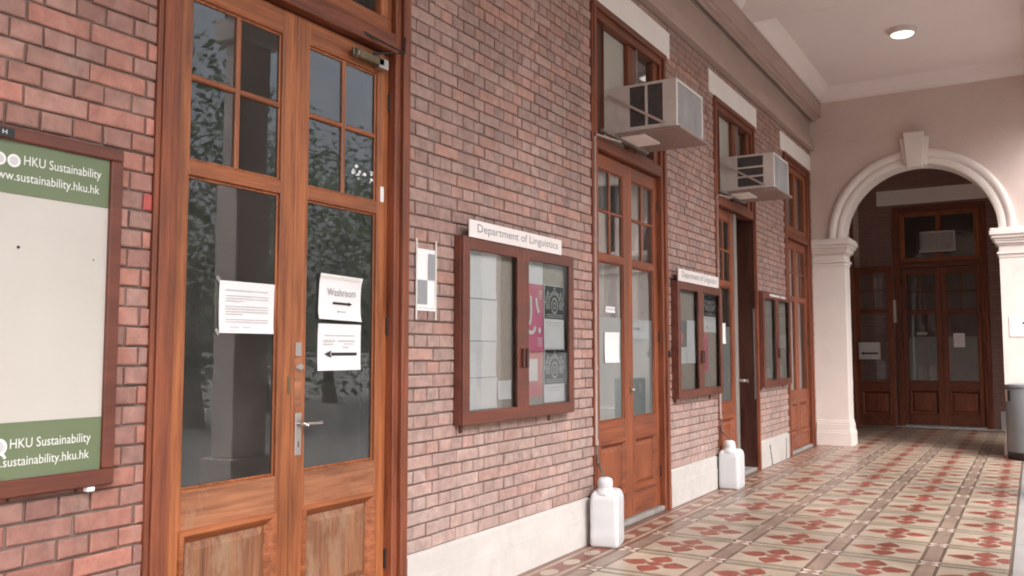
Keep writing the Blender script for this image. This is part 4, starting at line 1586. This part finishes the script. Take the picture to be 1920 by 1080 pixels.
notice_case(4.555, 6.095, 1.085, 2.295, 'brown glazed notice case between the first two doors, with a Department of Linguistics sign', 'Department of Linguistics', (4.60, 5.865, 2.288, 2.402))
notice_case(8.43, 9.89, 1.075, 2.28, 'brown glazed notice case between the two air conditioners, with a white sign on top', 'Department of Linguistics', (8.42, 9.72, 2.275, 2.40))
c3 = notice_case(11.68, 13.2, 1.085, 2.36, 'brown notice case nearest the arch, with tiny white letters on its top rail')
mb = MB()
mb.mat('white_ink')
rl = random.Random(8)
yy = 12.02
while yy < 12.9:
    w = rl.uniform(0.03, 0.06)
    if rl.random() > 0.12:
        mb.box(D, D + 0.002, yy, yy + w, 2.312, 2.345)
    yy += w + 0.016
tag(L(mb, 'lettering', c3, (0, 11.68, 1.085)), kind='stuff')


def paper_in(y0, y1, z0, z1, label, k='paper', seed=1, x=0.026, name='pinned_sheet', cat='sheet', curl=0.004, group=None):
    mb = sheet(k, x, y0, y1, z0, z1, curl, 5, seed)
    return tag(link(name, mb.mesh(name, fixn=False, smooth=60)), label, cat, group)


paper_in(4.655, 5.03, 1.905, 2.225, 'topmost white sheet in the left half of the first notice case', seed=31)
paper_in(4.655, 5.035, 1.625, 1.90, 'second white sheet from the top in the left half of the first notice case', seed=32)
paper_in(4.655, 5.03, 1.385, 1.62, 'third white sheet from the top in the left half of the first notice case', seed=33)
paper_in(4.655, 5.04, 1.175, 1.38, 'lowest large white sheet in the left half of the first notice case', seed=34)
paper_in(5.055, 5.225, 1.225, 1.355, 'small square white card low in the left half of the first notice case', seed=35, name='card', cat='card')
paper_in(5.40, 5.69, 2.05, 2.26, 'plain pale sheet top left in the right half of the first notice case', seed=36)
# pink poster with white brush strokes
pk = paper_in(5.40, 5.69, 1.555, 2.048, 'pink poster with white brush strokes in the first notice case', 'pink', 37, name='poster', cat='poster')
mb = MB()
mb.mat('white_ink')
X = 0.0335


def stroke(pts, w):
    for i in range(len(pts) - 1):
        (a, b), (c, d) = pts[i], pts[i + 1]
        l = math.hypot(c - a, d - b)
        nx, nz = -(d - b) / l * w / 2, (c - a) / l * w / 2
        mb.face([(X + i * 0.0002, a - nx, b - nz), (X + i * 0.0002, c - nx, d - nz), (X + i * 0.0002, c + nx, d + nz), (X + i * 0.0002, a + nx, b + nz)])


stroke([(5.42, 1.93), (5.425, 1.87), (5.42, 1.83)], 0.025)
stroke([(5.50, 1.96), (5.505, 1.86), (5.50, 1.79), (5.48, 1.75)], 0.028)
stroke([(5.58, 1.95), (5.595, 1.88), (5.62, 1.84)], 0.03)
stroke([(5.43, 1.745), (5.45, 1.71), (5.49, 1.69), (5.54, 1.695), (5.57, 1.735)], 0.028)
mb.face([(X, 5.63 + 0.02 * math.cos(t), 1.71 + 0.022 * math.sin(t)) for t in [2 * PI * q / 12 for q in range(12)]])
for q in range(5):
    mb.face([(X, 5.62, 2.0 - q * 0.014), (X, 5.68 - q * 0.004, 2.0 - q * 0.014), (X, 5.68 - q * 0.004, 2.005 - q * 0.014), (X, 5.62, 2.005 - q * 0.014)])
    mb.face([(X, 5.60, 1.65 - q * 0.014), (X, 5.67, 1.65 - q * 0.014), (X, 5.67, 1.655 - q * 0.014), (X, 5.60, 1.655 - q * 0.014)])
tag(link('brush_strokes', mb.mesh('brush_strokes', fixn=False), pk), kind='stuff')
sp = paper_in(5.43, 5.68, 1.225, 1.55, 'salmon leaflet below the pink poster in the first notice case', 'salmon', 38, name='poster', cat='poster')
mb = MB()
mb.mat('sign_white')
mb.face([(X, 5.46, 1.34), (X, 5.60, 1.34), (X, 5.60, 1.50), (X, 5.46, 1.50)])
link('text_block', mb.mesh('text_block', fixn=False), sp)
mb = MB()
mb.mat('pink')
for q in range(4):
    mb.face([(X, 5.45, 1.25 + q * 0.018), (X, 5.64, 1.25 + q * 0.018), (X, 5.64, 1.257 + q * 0.018), (X, 5.45, 1.257 + q * 0.018)])
link('printed_lines', mb.mesh('printed_lines', fixn=False), sp)


def ornament_poster(y0, y1, z0, z1, label, seed, x=0.029, split=0.47):
    o = paper_in(y0, y1, z0, z1, label, 'paper', seed, x, 'poster', 'poster', 0.003)
    X = x + 0.0055
    w, h = y1 - y0, z1 - z0
    mb = MB()
    mb.mat('black_print')
    zs = z0 + h * split
    mb.face([(X, y0 + 0.01, zs), (X, y1 - 0.01, zs), (X, y1 - 0.01, z1 - 0.004), (X, y0 + 0.01, z1 - 0.004)])
    link('dark_print', mb.mesh('dark_print', fixn=False), o)
    mb = MB()
    mb.mat('silver_print')
    cy, cz = (y0 + y1) / 2, zs + (z1 - zs) * 0.40
    R_ = w * 0.17

    def annulus(r0, r1, cy, cz, dx=0.0006, asp=1.0, n=18):
        for q in range(n):
            t0, t1 = 2 * PI * q / n, 2 * PI * (q + 1) / n
            mb.face([(X + dx, cy + r0 * math.cos(t0), cz + asp * r0 * math.sin(t0)), (X + dx, cy + r1 * math.cos(t0), cz + asp * r1 * math.sin(t0)),
                     (X + dx, cy + r1 * math.cos(t1), cz + asp * r1 * math.sin(t1)), (X + dx, cy + r0 * math.cos(t1), cz + asp * r0 * math.sin(t1))])
    annulus(R_ * 0.75, R_, cy, cz, asp=1.15)
    annulus(R_ * 0.25, R_ * 0.45, cy, cz, asp=1.15)
    rr = random.Random(seed)
    for ring, cnt in ((0.30, 8), (0.42, 11)):
        for q in range(cnt):
            t = PI * (q + 0.5) / cnt
            yy, zz = cy + w * ring * math.cos(t), cz + w * ring * 1.0 * math.sin(t)
            if y0 + 0.02 < yy < y1 - 0.02 and zz < z1 - 0.05:
                annulus(0.006, 0.017, yy, zz, asp=1.1, n=7)
    for sgn in (-1, 1):
        for q in range(3):
            mb.face([(X + 0.0006, cy + sgn * (R_ + 0.02 + q * 0.022), cz - 0.03), (X + 0.0006, cy + sgn * (R_ + 0.034 + q * 0.022), cz - 0.03),
                     (X + 0.0006, cy + sgn * (R_ + 0.034 + q * 0.022), cz + 0.02), (X + 0.0006, cy + sgn * (R_ + 0.02 + q * 0.022), cz + 0.02)])
    for q in range(2):
        mb.face([(X + 0.0006, y0 + 0.03, zs + 0.012 + q * 0.016), (X + 0.0006, y1 - 0.03, zs + 0.012 + q * 0.016), (X + 0.0006, y1 - 0.03, zs + 0.019 + q * 0.016), (X + 0.0006, y0 + 0.03, zs + 0.019 + q * 0.016)])
    mb.face([(X + 0.0006, cy - 0.01, z1 - 0.035), (X + 0.0006, cy + 0.01, z1 - 0.035), (X + 0.0006, cy + 0.01, z1 - 0.012), (X + 0.0006, cy - 0.01, z1 - 0.012)])
    link('ornament', mb.mesh('ornament', fixn=False), o)
    link('printed_lines', strip_lines('grey_ink', X, [(y0 + 0.03, y1 - 0.04, zs - 0.03, 0.006), (y0 + 0.05, y1 - 0.08, zs - 0.05, 0.004)]).mesh('printed_lines', fixn=False), o)
    return o


ornament_poster(5.70, 6.025, 1.575, 2.055, 'upper black and white ornament poster in the first notice case', 41)
ornament_poster(5.695, 6.03, 1.175, 1.572, 'lower black and white ornament poster in the first notice case', 42, split=0.34)
# second case
ornament_poster(9.37, 9.80, 1.77, 2.19, 'black and white ornament poster in the second notice case', 43, split=0.42)
pk = paper_in(9.28, 9.52, 1.33, 1.83, 'red and pink leaflet in the right half of the second notice case', 'salmon', 44, name='poster', cat='poster')
mb = MB()
mb.mat('pink')
for q in range(6):
    mb.face([(0.0335, 9.36, 1.36 + q * 0.06), (0.0335, 9.50, 1.36 + q * 0.06), (0.0335, 9.50, 1.40 + q * 0.06), (0.0335, 9.36, 1.40 + q * 0.06)])
link('printed_lines', mb.mesh('printed_lines', fixn=False), pk)
paper_in(8.83, 9.11, 1.43, 1.885, 'tall white sheet in the left half of the second notice case', seed=45)
paper_in(8.55, 8.82, 1.43, 1.60, 'white sheet left of the tall sheet in the second notice case', seed=46)
paper_in(8.52, 8.66, 1.16, 1.29, 'small pale card low in the left half of the second notice case', 'cream_board', 47, name='card', cat='card')
pk = paper_in(8.58, 8.80, 1.605, 1.87, 'grey photo leaflet with a pink spot in the second notice case', 'mid_ink', 48, name='poster', cat='poster')
mb = MB()
mb.mat('salmon')
mb.face([(0.0335, 8.66 + 0.05 * math.cos(t), 1.70 + 0.06 * math.sin(t)) for t in [2 * PI * q / 10 for q in range(10)]])
link('pink_spot', mb.mesh('pink_spot', fixn=False), pk)
paper_in(11.95, 12.2, 1.19, 1.33, 'pale card low in the left half of the notice case nearest the arch', 'cream_board', 49, name='card', cat='card')
paper_in(12.62, 12.9, 1.19, 1.36, 'pale card low in the right half of the notice case nearest the arch', 'cream_board', 50, name='card', cat='card')


# ================================================================== air conditioners
def air_conditioner(y0, y1, label, slots, rz=0.0, loc=None, depth=0.58):
    z0, z1 = 3.51, 3.93
    off = (0, y0, z0)
    a = thing('air_conditioner', label, 'air conditioner', loc or off, rz, 'window air conditioners above the doors')
    b = MB()
    b.mat('ac')
    xs0, xs1 = 0.155, 0.465
    zs0, zs1 = 3.545, 3.905
    # casing: side facing the camera is built round its opening
    for (xa, xb, za, zb_) in ((-0.09, xs0, z0, z1), (xs1, depth, z0, z1), (xs0, xs1, z0, zs0), (xs0, xs1, zs1, z1)):
        b.face([(xa, y0, za), (xb, y0, za), (xb, y0, zb_), (xa, y0, zb_)])
    b.face([(-0.09, y0, z1), (depth, y0, z1), (depth, y1, z1), (-0.09, y1, z1)])
    b.face([(-0.09, y0, z0), (depth, y0, z0), (depth, y1, z0), (-0.09, y1, z0)])
    b.face([(-0.09, y1, z0), (depth, y1, z0), (depth, y1, z1), (-0.09, y1, z1)])
    b.face([(-0.09, y0, z0), (-0.09, y1, z0), (-0.09, y1, z1), (-0.09, y0, z1)])
    L(b, 'casing', a, off, fixn=False)
    g_ = MB()
    g_.mat('ac_dark').box(xs0 - 0.01, xs1 + 0.01, y0 + 0.012, y0 + 0.03, zs0 - 0.01, zs1 + 0.01)
    L(g_, 'side_grille', a, off)
    s = MB()
    s.mat('ac')
    if slots:
        for zc in (3.663, 3.775):
            s.box(xs0, xs1, y0 - 0.004, y0 + 0.011, zc - 0.010, zc + 0.010)
    else:
        s.box(0.30, 0.322, y0 - 0.004, y0 + 0.011, zs0, zs1)
    L(s, 'grille_bar', a, off)
    f = MB()
    f.mat('ac_frame')
    w = 0.022
    f.box(depth, depth + 0.014, y0, y0 + w, z0, z1)
    f.box(depth, depth + 0.014, y1 - w, y1, z0, z1)
    f.box(depth, depth + 0.0135, y0 + w, y1 - w, z0, z0 + w)
    f.box(depth, depth + 0.0135, y0 + w, y1 - w, z1 - w, z1)
    L(f, 'front_rim', a, off, 0.002)
    c = MB()
    c.mat('ac_fin')
    c.box(depth - 0.012, depth - 0.004, y0 + w, y1 - w, z0 + w, z1 - w)
    n = 40
    for q in range(n):
        yy = y0 + w + (y1 - y0 - 2 * w) * (q + 0.5) / n
        c.box(depth - 0.004, depth + 0.006, yy - 0.002, yy + 0.002, z0 + w, z1 - w)
    L(c, 'condenser', a, off)
    return a


def ac_support(a, y0, y1):
    off = (0, y0, 3.51)
    s = MB()
    s.mat('tray')
    s.box(-0.05, 0.63, y0 - 0.02, y1 + 0.035, 3.478, 3.503)
    L(s, 'support_tray', a, off, 0.003)
    for yy in (y0 - 0.028, y1 + 0.037):
        s = MB()
        s.mat('pipe')
        p0, p1 = Vector((-0.05, yy, 3.86)), Vector((0.49, yy, 3.535))
        dv = (p1 - p0).normalized()
        nn = Vector((dv.z, 0, -dv.x)) * 0.011
        s.add([p0 - nn, p1 - nn, p1 + nn, p0 + nn] + [q + Vector((0, 0.006, 0)) for q in (p0 - nn, p1 - nn, p1 + nn, p0 + nn)],
              [(0, 1, 2, 3), (7, 6, 5, 4), (0, 4, 5, 1), (1, 5, 6, 2), (2, 6, 7, 3), (3, 7, 4, 0)])
        L(s, 'strut', a, off)
    s = MB()
    s.mat('steel')
    s.box(0.02, 0.05, y0 - 0.33, y1, 3.453, 3.4775)
    L(s, 'bracket', a, off)
    s = MB()
    s.mat('lintel').box(0.06, 0.28, y0 + 0.02, y0 + 0.40, 3.462, 3.4775)
    L(s, 'drip_board', a, off)


a1 = air_conditioner(7.078, 7.775, 'nearer window air conditioner on a tray, with an upright bar across its side grille', False)
ac_support(a1, 7.078, 7.775)
a2 = air_conditioner(10.369, 11.085, 'farther window air conditioner with three level slots in its side', True)
ac_support(a2, 10.369, 11.085)
a3 = air_conditioner(0.0, 0.68, 'dark air conditioner framed in the transom at the back of the lobby', True, rz=-PI / 2, loc=(1.18, YB, 3.62), depth=0.06)

# ================================================================== drain pipes and water jugs
def superell(cx, cy, a, b, z, n=32, e=4.5, rot=0.0):
    pts = []
    for k in range(n):
        t = 2 * PI * k / n
        c, s = math.cos(t), math.sin(t)
        x = a * math.copysign(abs(c) ** (2 / e), c)
        y = b * math.copysign(abs(s) ** (2 / e), s)
        pts.append((cx + x * math.cos(rot) - y * math.sin(rot), cy + x * math.sin(rot) + y * math.cos(rot), z))
    return pts


def jug(cx, cy, rot, label, hose_top):
    j = thing('water_jug', label, 'jug', (cx, cy, 0), rot, 'white plastic jugs under the drain pipes')
    m_ = MB()
    m_.mat('plastic')
    a, b = 0.118, 0.155
    prof = [(0.86, 0.0), (0.95, 0.006), (1.0, 0.024), (1.0, 0.12), (0.985, 0.15), (1.0, 0.18), (1.0, 0.355), (0.975, 0.385), (0.90, 0.412), (0.76, 0.432), (0.50, 0.444)]
    m_.loft([superell(0, 0, a * s_ if s_ > 0.8 else a - b * (1 - s_) * 0.7, b - b * (1 - s_) * 0.9, z_, n=44, e=8) for s_, z_ in prof])
    body = link('body', m_.mesh('body', smooth=50), j)
    m_ = MB()
    m_.mat('plastic')
    m_.lathe([(0.082, 0.418), (0.070, 0.445), (0.060, 0.462), (0.056, 0.485)], 0, -0.07, 24)
    link('neck', m_.mesh('neck', smooth=50), j)
    m_ = MB()
    m_.mat('plastic')
    m_.lathe([(0.060, 0.470), (0.062, 0.476), (0.061, 0.515), (0.054, 0.534), (0.034, 0.544), (0.001, 0.546)], 0, -0.07, 24)
    link('cap', m_.mesh('cap', smooth=50), j)
    m_ = MB()
    m_.mat('plastic')
    m_.tube([(0, -0.02, 0.42), (0, -0.01, 0.475), (0, 0.02, 0.495), (0, 0.075, 0.492), (0, 0.108, 0.47), (0, 0.115, 0.41)], [0.024, 0.022, 0.021, 0.021, 0.022, 0.026], 12)
    link('handle', m_.mesh('handle', smooth=60), j)
    return j


jug(0.150, 6.535, math.radians(14), 'white plastic water jug standing by the door under the nearer air conditioner', None)
jug(0.145, 9.94, math.radians(2), 'white plastic water jug standing by the half open door', None)


def drain(y, zt, ztop_y, jx, jy, label):
    d = thing('drain_pipe', label, 'pipe', (0, y, 0.7), 0, 'pale drain pipes beside the doors')
    off = (0, y, 0.7)
    p = MB()
    p.mat('pipe').tube([(0.022, y, 0.78), (0.022, y, zt - 0.06), (0.03, y + 0.01, zt - 0.02), (0.08, ztop_y, zt)], 0.0125, 10)
    L(p, 'pipe', d, off, smooth=50)
    for zc in (0.8, 1.42, 2.5):
        p = MB()
        p.mat('pipe').tube([(0.022, y, zc - 0.02), (0.022, y, zc + 0.02)], 0.017, 10)
        L(p, 'coupling', d, off)
    p = MB()
    p.mat('hose').tube([(0.022, y, 0.79), (0.024, y - 0.002, 0.70), (0.05, y - 0.03, 0.63), (jx, jy, 0.54)], 0.010, 8)
    L(p, 'hose', d, off, smooth=50)
    return d


drain(6.618, 3.42, 7.05, 0.150 + 0.017, 6.535 - 0.068, 'pale drain pipe down the left side of the door under the nearer air conditioner')
drain(9.955, 3.42, 10.34, 0.147, 9.94 - 0.07, 'pale drain pipe down the left side of the half open door')

# ================================================================== ceiling lamp and bin
lp = thing('ceiling_lamp', 'round lit lamp on the corridor ceiling before the arch', 'lamp', (1.78, 12.75, ZC - 0.09))
mb = MB()
mb.mat('ac_frame').lathe([(0.185, ZC), (0.185, ZC - 0.03), (0.175, ZC - 0.065), (0.15, ZC - 0.075), (0.145, ZC - 0.06)], 1.78, 12.75, 40)
link('housing', mb.mesh('housing', smooth=40, off=(1.78, 12.75, ZC - 0.09)), lp)
mb = MB()
mb.mat('lamp').lathe([(0.146, ZC - 0.068), (0.13, ZC - 0.088), (0.08, ZC - 0.098), (0.001, ZC - 0.10)], 1.78, 12.75, 40)
link('diffuser', mb.mesh('diffuser', smooth=60, off=(1.78, 12.75, ZC - 0.09)), lp)

bc = (3.065, 14.72)
bn = thing('litter_bin', 'grey cylindrical litter bin in front of the right arch pier', 'bin', (*bc, 0))
def LB(mb, name, parent=bn, **k):
    return link(name, mb.mesh(name, off=(*bc, 0), **k), parent)
R_ = 0.29
mb = MB()
mb.mat('bin').lathe([(R_, 0.11), (R_, 1.02), (R_ - 0.006, 1.03)], *bc, 48)
body = LB(mb, 'body', smooth=40)
mb = MB()
mb.mat('black_metal').lathe([(R_ - 0.012, 0.0), (R_ - 0.004, 0.01), (R_ - 0.004, 0.11)], *bc, 48)
LB(mb, 'base', smooth=40)
mb = MB()
mb.mat('bin').lathe([(R_ + 0.004, 1.03), (R_ + 0.006, 1.05), (R_ - 0.01, 1.075), (R_ - 0.08, 1.085), (0.001, 1.088)], *bc, 48)
LB(mb, 'lid', smooth=40)
mb = MB()
for k_, x0, x1, z0, z1, dr in (('ac_frame', -2.9, -2.46, 0.83, 1.0, 0.004), ('ink', -2.62, -2.42, 0.835, 0.995, 0.007)):
    mb.mat(k_)
    for q in range(8):
        t0 = x0 + (x1 - x0) * q / 8
        t1 = x0 + (x1 - x0) * (q + 1) / 8
        r_ = R_ + dr
        mb.face([(bc[0] + r_ * math.cos(t0), bc[1] + r_ * math.sin(t0), z0), (bc[0] + r_ * math.cos(t1), bc[1] + r_ * math.sin(t1), z0),
                 (bc[0] + r_ * math.cos(t1), bc[1] + r_ * math.sin(t1), z1), (bc[0] + r_ * math.cos(t0), bc[1] + r_ * math.sin(t0), z1)])
LB(mb, 'slot', body, fixn=False)

# cable stubs on the skirting near the arch
cb = MB()
cb.mat('hose')
cb.tube([(0.024, 12.1, 0.285), (0.026, 12.16, 0.12), (0.028, 12.2, 0.005)], 0.006, 6)
tag(link('cable', cb.mesh('cable')), 'thin grey cable down the white skirting near the arch, left one of two', 'cable', 'cables on the skirting')
cb = MB()
cb.mat('hose')
cb.tube([(0.024, 13.02, 0.30), (0.026, 13.0, 0.15), (0.028, 12.98, 0.005)], 0.005, 6)
tag(link('cable', cb.mesh('cable')), 'thin grey cable down the white skirting near the arch, right one of two', 'cable', 'cables on the skirting')

# ================================================================== greenery of the courtyard (seen in the glass)
tr_ = random.Random(17)
mb = MB()
mb.mat('leaves')
TREES = [(13.5, 13.6, 4.6, 2.6, 4.6), (15, 4, 4.2, 3.4, 4.2), (17, 9, 4.4, 3.6, 4.4), (16, 18, 4.4, 3.6, 4.4), (18, 23, 4.8, 3.8, 4.8), (17, -3, 4.2, 3.6, 4.2),
         (19, 29, 5.0, 4.2, 5.0), (21, 37, 5.2, 4.6, 5.2), (18, -10, 4.6, 4, 4.6)]
for cx, cy, cz, rx, rz_ in TREES:
    n = 5200
    for _ in range(n):
        v = Vector((tr_.gauss(0, 1), tr_.gauss(0, 1), tr_.gauss(0, 1))).normalized() * tr_.uniform(0.55, 1.05)
        p = Vector((cx + v.x * rx, cy + v.y * rx, cz + v.z * rz_))
        a = Vector((tr_.gauss(0, 1), tr_.gauss(0, 1), tr_.gauss(0, 1))).normalized()
        b = a.orthogonal().normalized()
        s_ = tr_.uniform(0.07, 0.17)
        mb.face([p - a * s_, p + b * s_ * 0.5, p + a * s_, p - b * s_ * 0.5])
mb.mat('bark')
for cx, cy, cz, rx, rz_ in TREES:
    mb.tube([(cx, cy, -0.25), (cx + 0.1, cy, 1.2), (cx + 0.15, cy + 0.1, 3.2)], [0.28, 0.2, 0.1], 8)
gr = link('courtyard_greenery', mb.mesh('courtyard_greenery', fixn=False))
tag(gr, 'mass of green courtyard trees mirrored in the glass of the nearest door', 'trees', kind='stuff')
